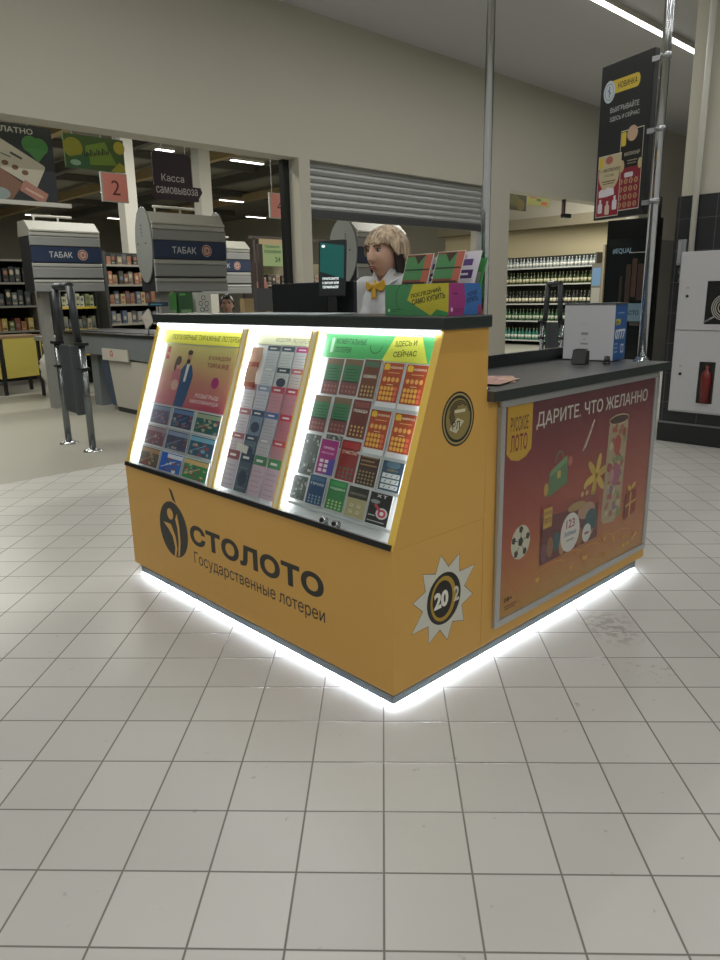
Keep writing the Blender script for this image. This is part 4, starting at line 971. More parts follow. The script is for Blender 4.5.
def woman():
    t = thing('person', 'woman with a blonde bob, white blouse and yellow neck scarf standing behind the counter', 'person', (2.600, 2.485, 0), PI+.03)
    skin = mat('skin_fair', '#d0a892', .5, noise=.03, nscale=30); hd = Vector((.032, 0, 1.498))
    pose = dict(pelvis=(0, 0, .930), shoulder=(-.005, .165, 1.335), elbow=(-.03, .205, 1.075), wrist=(.17, .175, 1.045), hip=(0, .088, .870), knee=(.015, .092, .485), ankle=(-.015, .092, .085), toe=(.105, .100, .032))
    human(t, skin, pose, hd)
    # blouse: its own surface over torso and sleeves
    B = mat('blouse_white', '#c9ccd0', .75); m = MB()
    m.ball((0, 0, .93), (.122, .170, .11), B, 24, 14); m.ball((0, 0, 1.08), (.106, .138, .14), B, 24, 14); m.ball((.005, 0, 1.24), (.112, .155, .145), B, 24, 14)
    m.ball((-.008, 0, 1.335), (.068, .135, .058), B, 24, 12)
    for s in (-1, 1):
        m.ball((.062, s*.062, 1.205), (.062, .070, .066), B, 16, 10); capsule(m, (-.008, s*.06, 1.352), (-.005, s*.165, 1.338), .045, .062, B)
        capsule(m, (-.005, s*.165, 1.335), (-.03, s*.205, 1.075), .064, .050, B); capsule(m, (-.03, s*.205, 1.075), (.15, s*.178, 1.047), .050, .036, B)
    fuse(m, 'blouse', t, .008, 5, B)
    m = MB()
    for s in (-1, 1):       # collar wings
        m.prism([(.072, s*.004, 1.362), (.052, s*.052, 1.420), (-.040, s*.066, 1.418), (-.030, s*.085, 1.388), (.060, s*.078, 1.366), (.100, s*.040, 1.322)], (.004, 0, .006), B)
    m.build('collar', t)
    Y = mat('scarf_yellow', '#c9a02c', .55, noise=.15, nscale=40); m = MB()
    m.ball((.108, 0, 1.345), (.016, .018, .016), Y, 14, 10)
    for s in (-1, 1): m.prism([(.112, 0, 1.345), (.098, s*.058, 1.372), (.094, s*.064, 1.340), (.102, s*.046, 1.322)], (.010, 0, 0), Y)
    m.prism([(.112, -.010, 1.340), (.112, .012, 1.340), (.122, .022, 1.295), (.122, -.004, 1.288)], (.008, 0, 0), Y)
    for s in (-1, 1): m.tube((.100, s*.008, 1.352), (.030, s*.058, 1.400), .008, Y)
    m.build('neck_scarf', t, bevel=.003)
    K = mat('trousers_black', '#20222a', .8); m = MB(); m.ball((0, 0, .895), (.118, .168, .10), K, 24, 12)
    for s in (-1, 1): capsule(m, (0, s*.088, .865), (.015, s*.092, .485), .100, .072, K); capsule(m, (.015, s*.092, .485), (-.015, s*.092, .13), .072, .062, K)
    fuse(m, 'trousers', t, .010, 4, K)
    for s in (-1, 1): MB().ball((.045, s*.098, .038), (.125, .045, .038), BLACK, 20, 10).build('shoe', t)
    # hair
    H = hair_material(); Dk = mat('hair_dark_under', '#231b17', .6)
    def zo(d): d = math.degrees(d); return .034-.050*smooth01(d, 46, 70)-.080*smooth01(d, 85, 125)
    def zi(d): d = math.degrees(d); return .040-.134*smooth01(d, 58, 76)-.008*smooth01(d, 90, 130)
    hair_shell(t, 'hair', hd, (.114, .112, .124), (-.012, 0, .006), zo, H, .016, .016, 3)
    hair_shell(t, 'under_hair', hd, (.104, .101, .115), (-.012, 0, .004), zi, Dk, .012, .015, 5, .35)
woman()

def cashier():
    # sits at the checkout far behind
    chair = thing('office_chair', 'dark swivel chair under the cashier behind the counter', 'chair', (5.36, 7.98, 0))
    MB().box(-.22, .22, -.22, .22, .44, .50, DARK).build('seat', chair, bevel=.02); MB().box(.18, .23, -.20, .20, .56, .95, DARK).build('backrest', chair, bevel=.02)
    MB().tube((0, 0, .08), (0, 0, .44), .03, CHROME).build('column', chair); MB().box(.19, .22, -.03, .03, .46, .60, DARK).build('back_bar', chair)
    for i in range(5): MB().tube((0, 0, .09), (.27*math.cos(i*1.257), .27*math.sin(i*1.257), .045), .018, BLACK).ball((.27*math.cos(i*1.257), .27*math.sin(i*1.257), .03), (.03, .03, .03), BLACK, 12, 8).build('foot', chair)
    t = thing('person', 'dark-haired person seated far behind the counter, only hair and eyes visible', 'person', (5.30, 7.92, 0), math.radians(-130))
    skin = mat('skin_warm', '#c39c88', .5); hd = Vector((.03, 0, 1.235))
    pose = dict(pelvis=(-.02, 0, .62), shoulder=(-.02, .17, 1.035), elbow=(.02, .21, .78), wrist=(.24, .17, .76), hip=(0, .09, .60), knee=(.40, .11, .56), ankle=(.40, .11, .09), toe=(.52, .12, .035))
    human(t, skin, pose, hd, .007)
    B = mat('shirt_grey_green', '#5c6a62', .8); m = MB()
    m.ball((-.02, 0, .63), (.12, .168, .11), B, 20, 12); m.ball((-.02, 0, .78), (.105, .136, .14), B, 20, 12); m.ball((-.015, 0, .93), (.115, .155, .15), B, 20, 12); m.ball((-.02, 0, 1.035), (.065, .13, .055), B, 20, 12)
    for s in (-1, 1): capsule(m, (-.02, s*.08, 1.05), (-.02, s*.17, 1.035), .045, .062, B); capsule(m, (-.02, s*.17, 1.035), (.02, s*.21, .78), .062, .05, B); capsule(m, (.02, s*.21, .78), (.20, s*.178, .762), .05, .036, B)
    fuse(m, 'shirt', t, .010, 4, B)
    K = MATS['trousers_black']; m = MB(); m.ball((-.02, 0, .60), (.13, .17, .09), K, 20, 12)
    for s in (-1, 1): capsule(m, (0, s*.09, .60), (.40, s*.11, .56), .096, .070, K); capsule(m, (.40, s*.11, .56), (.40, s*.11, .13), .070, .06, K)
    fuse(m, 'trousers', t, .012, 3, K)
    for s in (-1, 1): MB().ball((.455, s*.115, .038), (.125, .045, .038), BLACK, 16, 8).build('shoe', t)
    Hm = mat('hair_black', '#17130f', .4)
    def zo(d): d = math.degrees(d); return .062-.075*smooth01(d, 30, 85)-.06*smooth01(d, 85, 130)
    hair_shell(t, 'hair', hd, (.108, .088, .130), (-.012, 0, .002), zo, Hm, .010, .006, 8, .45)
    MB().ball(hd+Vector((-.10, 0, .07)), (.045, .045, .045), Hm, 16, 10).build('hair_bun', t)
cashier()
# ================================================================== PILLAR WITH THE FIRE CABINET
def pillar():
    m = bpy.data.materials.new('black_tile'); m.use_nodes = True; nt = m.node_tree; N = nt.nodes; L = nt.links; b = N['Principled BSDF']
    tc = N.new('ShaderNodeTexCoord'); s = N.new('ShaderNodeSeparateXYZ'); L.new(tc.outputs['Object'], s.inputs[0])
    def ma(op, a, v):
        n = N.new('ShaderNodeMath'); n.operation = op
        for i, q in enumerate((a, v)):
            if isinstance(q, (int, float)): n.inputs[i].default_value = q
            else: L.new(q, n.inputs[i])
        return n.outputs[0]
    def edge(x, t): f = ma('FRACT', ma('DIVIDE', ma('ADD', x, 20.05), t), 0); return ma('MINIMUM', f, ma('SUBTRACT', 1.0, f))
    d = ma('MINIMUM', edge(ma('ADD', s.outputs['X'], s.outputs['Y']), .30), edge(s.outputs['Z'], .255))
    mr = N.new('ShaderNodeMapRange'); mr.inputs['From Min'].default_value = .006; mr.inputs['From Max'].default_value = .014; L.new(d, mr.inputs['Value'])
    mx = N.new('ShaderNodeMix'); mx.data_type = 'RGBA'; mx.inputs['A'].default_value = rgb('#4a4d4f'); mx.inputs['B'].default_value = rgb('#25282b'); L.new(mr.outputs[0], mx.inputs['Factor'])
    L.new(mx.outputs['Result'], b.inputs['Base Color']); b.inputs['Roughness'].default_value = .25
    Y0, Y1 = .9, 2.735
    struct(MB().box(6.34, 7.5, Y0, Y1, 0, 2.06, m).box(6.36, 7.48, Y0+.02, Y1-.02, 2.06, 3.85, WALL).build('wall_pillar'))
    struct(MB().box(6.325, 6.34, Y0, Y1, .0, .165, mat('skirt_dark', '#1d2022', .5)).box(6.322, 6.34, Y0, Y1, .165, .180, mat('skirt_line', '#6f7275', .4)).build('baseboard_pillar'))
    t = thing('fire_hose_cabinet', 'white two-door fire cabinet with two small windows on the black tiled pillar', 'cabinet', (6.24, 2.27, .29))
    W = mat('cabinet_white', '#b9babd', .4)
    def q(mb, name, par=t, **k):
        o = mb.build(name, None, **k); o.data.transform(Matrix.Translation((-6.24, -2.27, -.29))); o.parent = par; return o
    q(MB().box(6.243, 6.338, 1.92, 2.62, .29, 1.612, W), 'body', bevel=.003)
    red = mat('extinguisher_red', '#6e1f1c', .3)
    for (z0, z1, wy0, wy1, w0, w1, lockz) in ((.985, 1.600, 2.02, 2.386, 1.03, 1.374, 1.257), (.305, .972, 2.256, 2.388, .378, .725, .615)):
        d = MB()
        d.box(6.232, 6.243, 1.93, wy0, z0, z1, W); d.box(6.232, 6.243, wy1, 2.608, z0, z1, W); d.box(6.232, 6.243, wy0, wy1, z0, w0, W); d.box(6.232, 6.243, wy0, wy1, w1, z1, W)
        o = q(d, 'door')
        q(MB().box(6.2415, 6.2428, wy0, wy1, w0, w1, mat('window_dark', '#191b1c', .2)), 'window_back', o)
        q(MB().tube((6.232, 2.538, lockz), (6.226, 2.538, lockz), .012, BLACK), 'lock', o)
        q(MB().box(6.2305, 6.2318, 2.528, 2.552, lockz+.06, lockz+.075, C('#9ca0a4')), 'label_plate', o)
        if z0 > .5:   # coiled hose behind the upper window
            r = MB()
            for k in range(26):
                a0, a1 = 2*PI*k/26, 2*PI*(k+1)/26
                for rr in (.10, .085, .07, .05): r.tube((6.2365, 2.235+rr*math.cos(a0), 1.165+rr*math.sin(a0)), (6.2365, 2.235+rr*math.cos(a1), 1.165+rr*math.sin(a1)), .0042, mat('hose_white', '#a9a99f', .7), n=6, caps=False)
            r.tube((6.2345, 2.38, 1.05), (6.2345, 2.31, 1.09), .007, STEEL); q(r, 'hose', o)
        else:
            q(MB().lathe((6.239, 2.322, .385), [(.0, 0), (.040, .0), (.042, .2), (.036, .25), (.014, .275), (.014, .31)], red, 16), 'extinguisher', o)
            o2 = kids(o)[-1]; 
            q(MB().box(6.1965, 6.1972, 2.300, 2.345, .48, .56, C('#8c8c86')), 'extinguisher_label', o) if False else None
    t = MB().tube((6.318, 2.578, 1.612), (6.318, 2.578, 3.85), .024, WHITE).build('wall_conduit')
    tag(rebase(t, (6.318, 2.578, 1.612)), 'white vertical conduit pipe running up from the fire cabinet', 'pipe')
    t = thing('switch_box', 'light grey switch box with dangling wires left of the fire cabinet', 'switch', (6.325, 2.648, 1.51))
    MB().box(-.03, .013, -.034, .034, 0, .205, mat('switch_grey', '#7f8589', .5)).build('box', t, bevel=.004)
    MB().box(-.034, -.03, .0, .028, .02, .19, GREYD).build('cover', t)
    MB().path([(-.01, .0, 0), (-.015, .012, -.05), (-.02, -.005, -.09), (-.012, .008, -.14)], .004, C('#8c8c88')).path([(-.01, -.01, 0), (-.02, -.016, -.06), (-.01, .004, -.12)], .003, C('#8c8c88')).build('wires', t)
pillar()

def black_machine():
    t = thing('vending_cabinet', 'tall black vending cabinet with light blue lettering behind the right pole', 'cabinet', (6.9, 3.16, 0))
    MB().box(0, .16, 0, .485, 0, 1.975, mat('vending_black', '#131617', .22)).build('body', t, bevel=.01)
    MB().box(-.012, 0, .03, .455, .75, 1.80, mat('vending_glass', '#1b2122', .08)).build('front_window', t)
    m = MB(); A = Art(m, (-.013, .455, 0), (0, -1, 0), (0, 0, 1), .0006)
    A.text('#EQUAL', .05, 1.655, .20, .055, '#7c9cac', .02); A.rect(.22, 1.66, .42, 1.668, '#9c9a90')
    for i, (x, y, w, h, c) in enumerate(((.20, 1.20, .05, .36, '#3c2c26'), (.26, 1.25, .05, .36, '#4a3228'), (.32, 1.22, .06, .34, '#3c2a24'), (.14, 1.05, .03, .40, '#30261f'), (.27, .98, .10, .18, '#4a4a46'))): A.rrect(x, y, x+w, y+h, .012, c)  # dim shapes painted in for faint brownish reflections in the window
    m.build('print_with_reflections', t)
    s = MB().box(-.03, -.014, .06, .40, 1.02, 1.19, C('#6c8a98')); A = Art(s, (-.03, .40, 0), (0, -1, 0), (0, 0, 1), .0006); A.text('МЕДИАСТО', .03, 1.075, .28, .050, '#1a2830', .03)
    s.build('name_plate', t, bevel=.004)
    tag(rebase(MB().box(6.68, 6.80, 3.07, 3.125, 0, 2.13, mat('board_black', '#15191a', .3)).build('dark_board', bevel=.006), (6.74, 3.10, 0)), 'narrow tall black board standing right of the vending cabinet', 'board')
black_machine()

# ================================================================== CHECKOUT AREA BEHIND OPENING ONE
def tobacco(name_label, x0, y, z0, w, h, ps=1.0, side=True, post=True):
    """closed tobacco dispenser: rounded side plates, hood, slats, navy band with lettering"""
    t = thing('tobacco_cabinet', name_label, 'cabinet', (x0, y, z0))
    sx = w; D = .42
    def plate(xx):
        pr = []
        for i in range(25):
            a = PI*(-.5)+2*PI*i/24*.999; pr.append((ps*(D*.5+D*.52*math.cos(a)), h*.60+h*.48*math.sin(a)))
        return MB().prism([(xx, p, q) for p, q in pr], (.02, 0, 0), mat('plate_grey', '#868a88', .45))
    for xx in ((-.02, sx) if side else ()):
        o = plate(xx).build('side_plate', t, bevel=.003)
        if xx < 0:
            for k in range(4): MB().tube((-.021, .2, h*(.85-.045*k)), (-.026, .2, h*(.85-.045*k)), .008, CHROME, n=10).build('rivet', o)
            for yy in (.12, .3): MB().tube((-.021, yy, h*.62), (-.026, yy, h*.62), .010, CHROME, n=10).build('rivet', o)
    MB().prism([(0, 0, h*.875), (0, -.015, h*.885), (0, .11, h*1.02), (0, .32, h*1.02), (0, .36, h*.80), (0, .02, h*.80)], (sx, 0, 0), mat('hood_grey', '#8f8f86', .5)).build('hood', t)
    MB().box(0, sx, -.018, .0, h*.865, h*.885, mat('hood_edge', '#cfcfc8', .35, metal=.2)).build('hood_edge', t)
    for k, (a, b, mt) in enumerate(((.66, .80, GREYD), (.80, .865, GREYM), (.36, .42, GREYM), (.20, .36, GREYD), (.13, .18, GREYM), (.0, .13, GREYD))):
        MB().prism([(0, .0, h*a), (0, -.010, h*(a+.01)), (0, -.010, h*(b-.02)), (0, .0, h*(b-.005)), (0, .02, h*(b-.005)), (0, .02, h*a)], (sx, 0, 0), mt).build('slat', t)
    MB().box(0.005, sx-.005, .005, .34, .01, h*.86, DARK).build('carcass', t)
    m = MB().box(0, sx, -.012, .004, h*.43, h*.65, NAVY); A = Art(m, (0, -.012, 0), (1, 0, 0), (0, 0, 1), .0012)
    A.text('ТАБАК', sx*.24, h*.495, sx*.33, h*.085, '#c8ccd0', .01); c = (sx*.72, h*.54); r = h*.078
    A.ell(*c, r, r, '#c8b0a8', 24); A.ell(*c, r*.86, r*.86, '#8c4038', 24); A.ell(*c, r*.66, r*.66, '#c8b0a8', 24); A.text('18', c[0]-r*.42, c[1]-r*.36, r*.72, r*.72, '#7c2c28', .03); A.line(c[0]+r*.38, c[1], c[0]+r*.62, c[1], r*.12, '#7c2c28')
    m.build('name_band', t)
    m = MB(); 
    for xx in (sx*.18, sx*.52): m.tube((xx, .2, h*1.0), (xx, .2, h*1.10), .012, WHITE)
    m.tube((sx*.15, .2, h*1.10), (sx*.72, .2, h*1.10), .014, WHITE); m.build('top_bracket', t)
    MB().box(sx*.12, sx*.24, .14, .26, -z0 if post else .936-z0, .02, mat('post_grey', '#8d8f8c', .5)).build('support_post', t)
    return t
tobacco('grey tobacco cabinet with a navy lettered band, leftmost, above the barrier posts', 3.34, 9.0, 1.42, .85, .80, side=False)
tobacco('largest grey tobacco cabinet with a full lettered navy band, beside the kiosk left end', 4.10, 7.5, 1.39, .93, .84, .85, True, False)
tobacco('grey tobacco cabinet half hidden behind the largest one, only its right part visible', 6.25, 10.0, 1.38, .92, .80, side=False)
tobacco('grey tobacco cabinet partly hidden by the woman, its rounded side plate visible', 6.72, 7.0, 1.36, .92, .86, 1.25)

def hang_sign(name, label, x, y, z, w, h, draw, base, cat='sign', th=.03, rods=True, top=4.5):
    t = thing(name, label, cat, (x, y, z))
    m = MB().box(0, w, 0, th, 0, h, C(base)); A = Art(m, (0, 0, 0), (1, 0, 0), (0, 0, 1), .0015); draw(A, w, h); m.build('board', t)
    if rods:
        r = MB().box(w*.15, w*.15+.008, .01, .018, h, top-z, GREYD); r.build('hanger_rod', t)
        r = MB().box(w*.85, w*.85+.008, .01, .018, h, top-z, GREYD); r.build('hanger_rod', t)
    return t
def num(s):
    def f(A, w, h):
        A.rect(.0, .0, w, h, '#a8aaa4'); A.rect(w*.06, h*.03, w*.98, h*.97, '#d4867c'); A.text(s, w*.38, h*.24, w*.32, h*.5, '#5c2a2a', .0)
    return f
hang_sign('lane_number_sign', 'pink square sign with the number 2 hanging left of the pale column', 3.86, 8.10, 2.38, .31, .31, num('2'), '#a8aaa4')
hang_sign('lane_number_sign', 'pink square sign with the number 4, cut by the dark door frame', 6.56, 8.6, 2.40, .34, .34, num('4'), '#a8aaa4')
def d_kassa(A, w, h):
    A.rrect(.03, h*.30, w*.80, h, .05, '#2c1f2c'); A.poly([(0, h*.06), (.03, h*.32), (w*.97, h*.32), (w, h*.22), (w*.88, 0), (w*.08, 0)], '#2c1f2c')
    A.text('Касса', w*.20, h*.40, w*.44, h*.15, '#c4bcc0', .0); A.text('самовывоза', w*.08, h*.14, w*.82, h*.14, '#c4bcc0', .0)
def kassa():
    t = thing('checkout_sign', 'dark purple sign reading Касса самовывоза above the largest tobacco cabinet', 'sign', (4.75, 8.6, 2.52)); w, h = .72, .56
    m = MB().box(.04, w*.79, 0, .03, h*.3, h*.97, C('#2c1f2c')).box(.06, w*.92, 0, .03, .01, h*.31, C('#2c1f2c')); A = Art(m, (0, -.001, 0), (1, 0, 0), (0, 0, 1), .0015); d_kassa(A, w, h); m.build('board', t)
    for k in (.25, .7): MB().box(w*k, w*k+.008, .01, .018, h*.95, 1.98, GREYD).build('hanger_rod', t)
kassa()

def posters():
    # big dark poster, cut by the left edge
    x0, x1, z0, z1 = 1.35, 2.53, 2.075, 2.62; W, H = x1-x0, z1-z0
    def d(A, w, h):
        A.rect(0, 0, w, h, '#1c2528'); A.text('БЕСПЛАТНО', w*.52, h*.885, w*.36, h*.075, '#a9a9a0', .02)
        A.ell(w*.855, h*.76, w*.055, h*.11, '#3f7a3c', rot=.3); A.ell(w*.915, h*.74, w*.055, h*.11, '#3f7a3c', rot=-.3); A.poly([(w*.81, h*.72), (w*.965, h*.70), (w*.895, h*.52)], '#3f7a3c')
        A.rrect(w*.60, h*.30, w*.92, h*.66, .02, '#b8b4a0', rot=-.5); 
        for (a, b) in ((.68, .48), (.74, .43), (.80, .37)): A.ell(w*a, h*b, w*.022, h*.035, '#6c4c38', 12)
        A.line(w*.72, h*.62, w*.79, h*.55, h*.03, '#3a3a34'); A.line(w*.66, h*.60, w*.72, h*.56, h*.015, '#5a5a54')
        A.poly([(w*.2, h*.35), (w*.62, h*.45), (w*.78, h*.22), (w*.7, 0), (w*.2, 0)], '#7c5c48'); A.rrect(w*.76, h*.03, w*.93, h*.20, .01, '#a87868', rot=-.5); A.line(w*.79, h*.16, w*.90, h*.05, h*.03, '#c8a898')
        A.ell(w*.63, h*.07, w*.06, h*.08, '#8c9c98', 16); A.ell(w*.55, h*.24, w*.05, h*.05, '#b8a878', 12)
    hang_sign('hanging_poster', 'large dark hanging poster of food trays with a green heart, at the left edge', x0, 6.1, z0, W, H, d, '#1c2528', 'poster', .02, True)
    MB().box(x0, x1+.10, 6.09, 6.13, z0-.035, z0-.005, WHITE).build('poster_rail')
    o = bpy.data.objects['poster_rail']; rebase(o, (x0, 6.11, z0-.035)); tag(o, 'white rail along the lower edge of the dark food poster', 'rail')
    def d2(A, w, h):
        A.rect(0, 0, w, h, '#3f5a2c'); A.ell(w*.14, h*.60, w*.16, h*.30, '#8c8c2c', 20); A.poly([(w*.35, h*.70), (w*.68, h*.88), (w*.86, h*.20), (w*.30, h*.12)], '#6c8a34'); A.poly([(w*.05, h*.3), (w*.4, h*.5), (w*.4, 0), (w*.02, 0)], '#35603c')
        [A.line(w*(.32+.034*i), h*(.36+.012*i), w*(.33+.034*i), h*(.56+.012*i-.05*(i % 3)), w*(.012+.010*(i % 2)), '#1e2a18') for i in range(13)]; A.ell(w*.92, h*.75, w*.10, h*.2, '#a89c34', 14); A.poly([(w*.74, 0), (w*.90, h*.3), (w, h*.2), (w*.98, 0)], '#9c9a34'); A.ell(w*.16, h*.16, w*.09, h*.09, '#8cae98', 10)
    hang_sign('hanging_poster', 'green and yellow hanging poster of packets just right of the dark poster', 2.84, 6.6, 2.44, .55, .275, d2, '#3f5a2c', 'poster', .02, True)
    def d3(A, w, h):
        A.rect(0, 0, w, h, '#36381c'); A.ell(w*.4, h*.5, w*.3, h*.3, '#55562a', 14); A.ell(w*.7, h*.3, w*.2, h*.3, '#6a5a20', 12)
    hang_sign('hanging_poster', 'dark olive hanging poster beyond the right opening', 9.40, 6.6, 2.52, .53, .27, d3, '#36381c', 'poster', .02, True)
    def d4(A, w, h):
        A.rect(0, 0, w, h, '#a0a45c'); A.rect(w*.1, h*.6, w*.4, h*.85, '#b85c44'); A.rect(w*.6, h*.1, w*.9, h*.4, '#b8604c'); A.ell(w*.5, h*.5, w*.12, h*.12, '#3a6a3c', 12)
    hang_sign('hanging_poster', 'light green hanging poster with red spots beyond the right opening', 9.97, 6.6, 2.62, .60, .17, d4, '#a0a45c', 'poster', .02, True)
    t = thing('camera_bracket', 'dark L-shaped bracket hanging under the right opening', 'bracket', (9.58, 5.76, 2.36)); MB().box(0, .04, -.02, .02, .0, .22, mat('bracket_brown', '#4a3630', .5)).build('arm', t); MB().box(.0, .19, -.035, .035, -.02, .035, DARK).build('head', t, bevel=.01)
posters()

def swing_gate(label, x, ya, yb, zt):
    t = thing('swing_gate', label, 'gate', (x, (ya+yb)/2, 0)); h = (yb-ya)/2; G = mat('gate_dark', '#34393d', .4, metal=.2)
    for s in (-1, 1):
        p = MB().tube((0, s*h, .0), (0, s*h, .94), .030, mat('gate_steel', '#7e8386', .25, metal=.8)); p.build('post', t)
        MB().lathe((0, s*h, 0), [(.085, 0), (.085, .008), (.05, .022), (.033, .03)], CHROME, 20).build('foot_flange', t)
        MB().box(-.045, .045, s*h-.045, s*h+.045, .93, .955, BLACK).build('clamp', t); MB().box(-.04, .04, s*h-.04, s*h+.04, .72, .74, BLACK).build('clamp', t)
        MB().tube((0, s*h*.75, .955), (0, s*h*.60, zt), .034, G).build('upright', t)
    MB().tube((0, -h*.60, zt), (0, h*.60, zt), .034, G).build('top_bar', t)
    m = MB(); n = 10
    for i in range(n):
        a, b = -h*.72+h*1.44*i/n, -h*.72+h*1.44*(i+1)/n; f = lambda q: .02*math.sin(q*22)
        zb = lambda q: .30+.05*(q/h)**2
        m.add([(f(a), a, zb(a)), (f(b), b, zb(b)), (f(b), b, .92), (f(a), a, .92), (f(a)+.012, a, zb(a)), (f(b)+.012, b, zb(b)), (f(b)+.012, b, .92), (f(a)+.012, a, .92)],
              [(0, 3, 2, 1), (4, 5, 6, 7), (0, 1, 5, 4), (3, 7, 6, 2), (0, 4, 7, 3), (1, 2, 6, 5)], mat('gate_cloth', '#3b4146', .7))
    m.build('curtain', t)
    return t
swing_gate('grey steel swing gate with two posts and a dark curtain, left of the kiosk', 2.63, 6.205, 6.731, 1.43)
swing_gate('dark swing gate with two uprights in front of the bottle shelves', 8.55, 5.06, 5.36, 1.42)

def checkout():
    t = thing('checkout_counter', 'grey checkout counter with cream lower panel and dark belt, behind the swing gate', 'counter', (3.86, 8.0, 0))
    G = mat('checkout_grey', '#6f7679', .5); CR = mat('checkout_cream', '#b3b0a6', .5)
    MB().prism([(0, -.9, .62), (0, -.9, .90), (0, 1.9, .90), (0, 1.9, .66), (0, .62, .66)], (.85, 0, 0), G).build('upper_body', t, bevel=.01)
    MB().prism([(.02, -.85, .06), (.02, -.85, .62), (.02, .42, .62), (.02, .30, .06)], (.80, 0, 0), CR).build('lower_panel', t)
    MB().prism([(.06, .32, .05), (.06, .45, .62), (.06, .75, .62), (.06, .60, .22), (.06, .50, .05)], (.72, 0, 0), mat('checkout_blue_grey', '#39485a', .5)).build('support', t)
    MB().box(.03, .80, -.84, .30, 0, .06, DARK).build('plinth', t)
    MB().box(-.02, .87, -.92, 1.92, .90, .925, BLACK).build('belt_frame', t); MB().box(.15, .70, -.80, 1.8, .925, .932, mat('belt_rubber', '#22262a', .6)).build('belt', t)
    MB().box(.1, .75, .9, 1.1, 0, .66, G).build('leg', t)
    m = MB().box(-.02, -.002, -.17, .49, .615, .75, C('#bdbab0')); A = Art(m, (-.02, .49, .615), (0, -1, 0), (0, 0, 1), .001); A.ell(.25, .075, .038, .045, '#b0403c', 20); A.ell(.25, .085, .022, .02, '#bdbab0', 12); A.rect(.235, .03, .265, .06, '#bdbab0')
    m.build('label_plate', t)
    # small things on the checkout
    c = MB().box(0, .02, 0, .40, 0, .045, C('#1c2c3c')); A = Art(c, (0, .40, 0), (0, -1, 0), (0, 0, 1), .001); A.rect(.05, .018, .3, .026, '#4c9ab0')
    tag(c.build('strip_sign', loc=(4.0, 7.14, 1.235)), 'narrow dark sign strip with a cyan line, left of the green cartons', 'sign')
    s = bpy.data.objects['strip_sign']; MB().tube((.01, .2, -.305), (.01, .2, 0), .008, BLACK).build('stem', s)
    k = MB().obox((0, 0, .16), (.01, 0, 0), (0, .075, -.04), (0, .04, .075), C('#b8b4ac')); A = Art(k, (-.011, .03, .12), (0, -1, .5), (0, .5, 1), .001); A.ell(.02, .03, .012, .012, '#c06a4c', 10)
    k.tube((.0, 0, 0), (0, 0, .1), .008, GREYD); tag(k.build('price_card', loc=(4.0, 7.58, .932)), 'small tilted white price card at the left end of the kiosk top', 'card')
checkout()

def yellow_table():
    t = thing('promotion_table', 'promotion table with a bright yellow cloth and black lettering at the left edge', 'table', (3.3, 11.0, 0))
    Yc = mat('cloth_yellow', '#a99c48', .6)
    MB().box(-.55, .75, -.02, .55, .80, .84, mat('table_top_brown', '#7a6248', .5)).build('table_top', t)
    m = MB().prism([(.22, -.03, .24), (.74, -.03, .26), (.75, -.03, .80), (.22, -.03, .80)], (0, .012, 0), Yc); m.build('cloth_panel', t)
    m = MB().prism([(-.50, -.03, .34), (.15, -.03, .24), (.15, -.03, .80), (-.50, -.03, .80)], (0, .012, 0), Yc); A = Art(m, (-.5, -.031, 0), (1, 0, 0), (0, 0, 1), .002)
    for k, s in enumerate(('только', 'у нас', 'всего')): A.text(s, .20, .62-.11*k, .40, .07, '#4a3a18', .03, rot=-.05)
    m.build('cloth_panel', t)
    for (x, y) in ((.19, 0), (.19, .5), (-.5, 0), (-.5, .5), (.72, .5)): MB().box(x-.022, x+.022, y-.022, y+.022, 0, .80, BLACK).build('leg', t)
    MB().box(-.5, .2, -.01, .01, .15, .18, DARK).build('stretcher', t)
    b = thing('carrier_bag', 'white plastic carrier bag hanging beside the yellow table', 'bag', (3.77, 10.0, .21)); W = mat('bag_white', '#bdbcb2', .5, bump=.4, nscale=18)
    def fn(v):
        x, y, z = v; k = (z+.25)/.5; s = 1-.55*max(0, k-.6)/.4; wob = 1+.08*math.sin(9*z*7+x*30); return Vector((x*s*wob, y*s*wob, z+.03*math.sin(x*25)))
    MB().ball((0, 0, .25), (.135, .07, .25), W, 32, 22, fn).build('bag_body', b)
    MB().path([(-.04, 0, .46), (-.05, 0, .54), (-.01, 0, .57)], .012, W).build('bag_handle', b); MB().path([(.04, 0, .46), (.05, .01, .54), (.01, 0, .57)], .012, W).build('bag_handle', b)
    # the packing stand it hangs on
    s = thing('packing_stand', 'grey packing stand under the leftmost tobacco cabinet', 'stand', (4.02, 10.15, 0))
    MB().box(-.20, .5, -.05, .45, .78, .84, mat('stand_top', '#8f918c', .5)).build('top', s)
    for (x, y) in ((-.17, 0), (.47, 0), (-.17, .4), (.47, .4)): MB().box(x-.02, x+.02, y-.02, y+.02, 0, .78, DARK).build('leg', s)
    MB().box(-.27, -.20, -.10, -.06, .77, .80, STEEL).build('hook', s)
yellow_table()

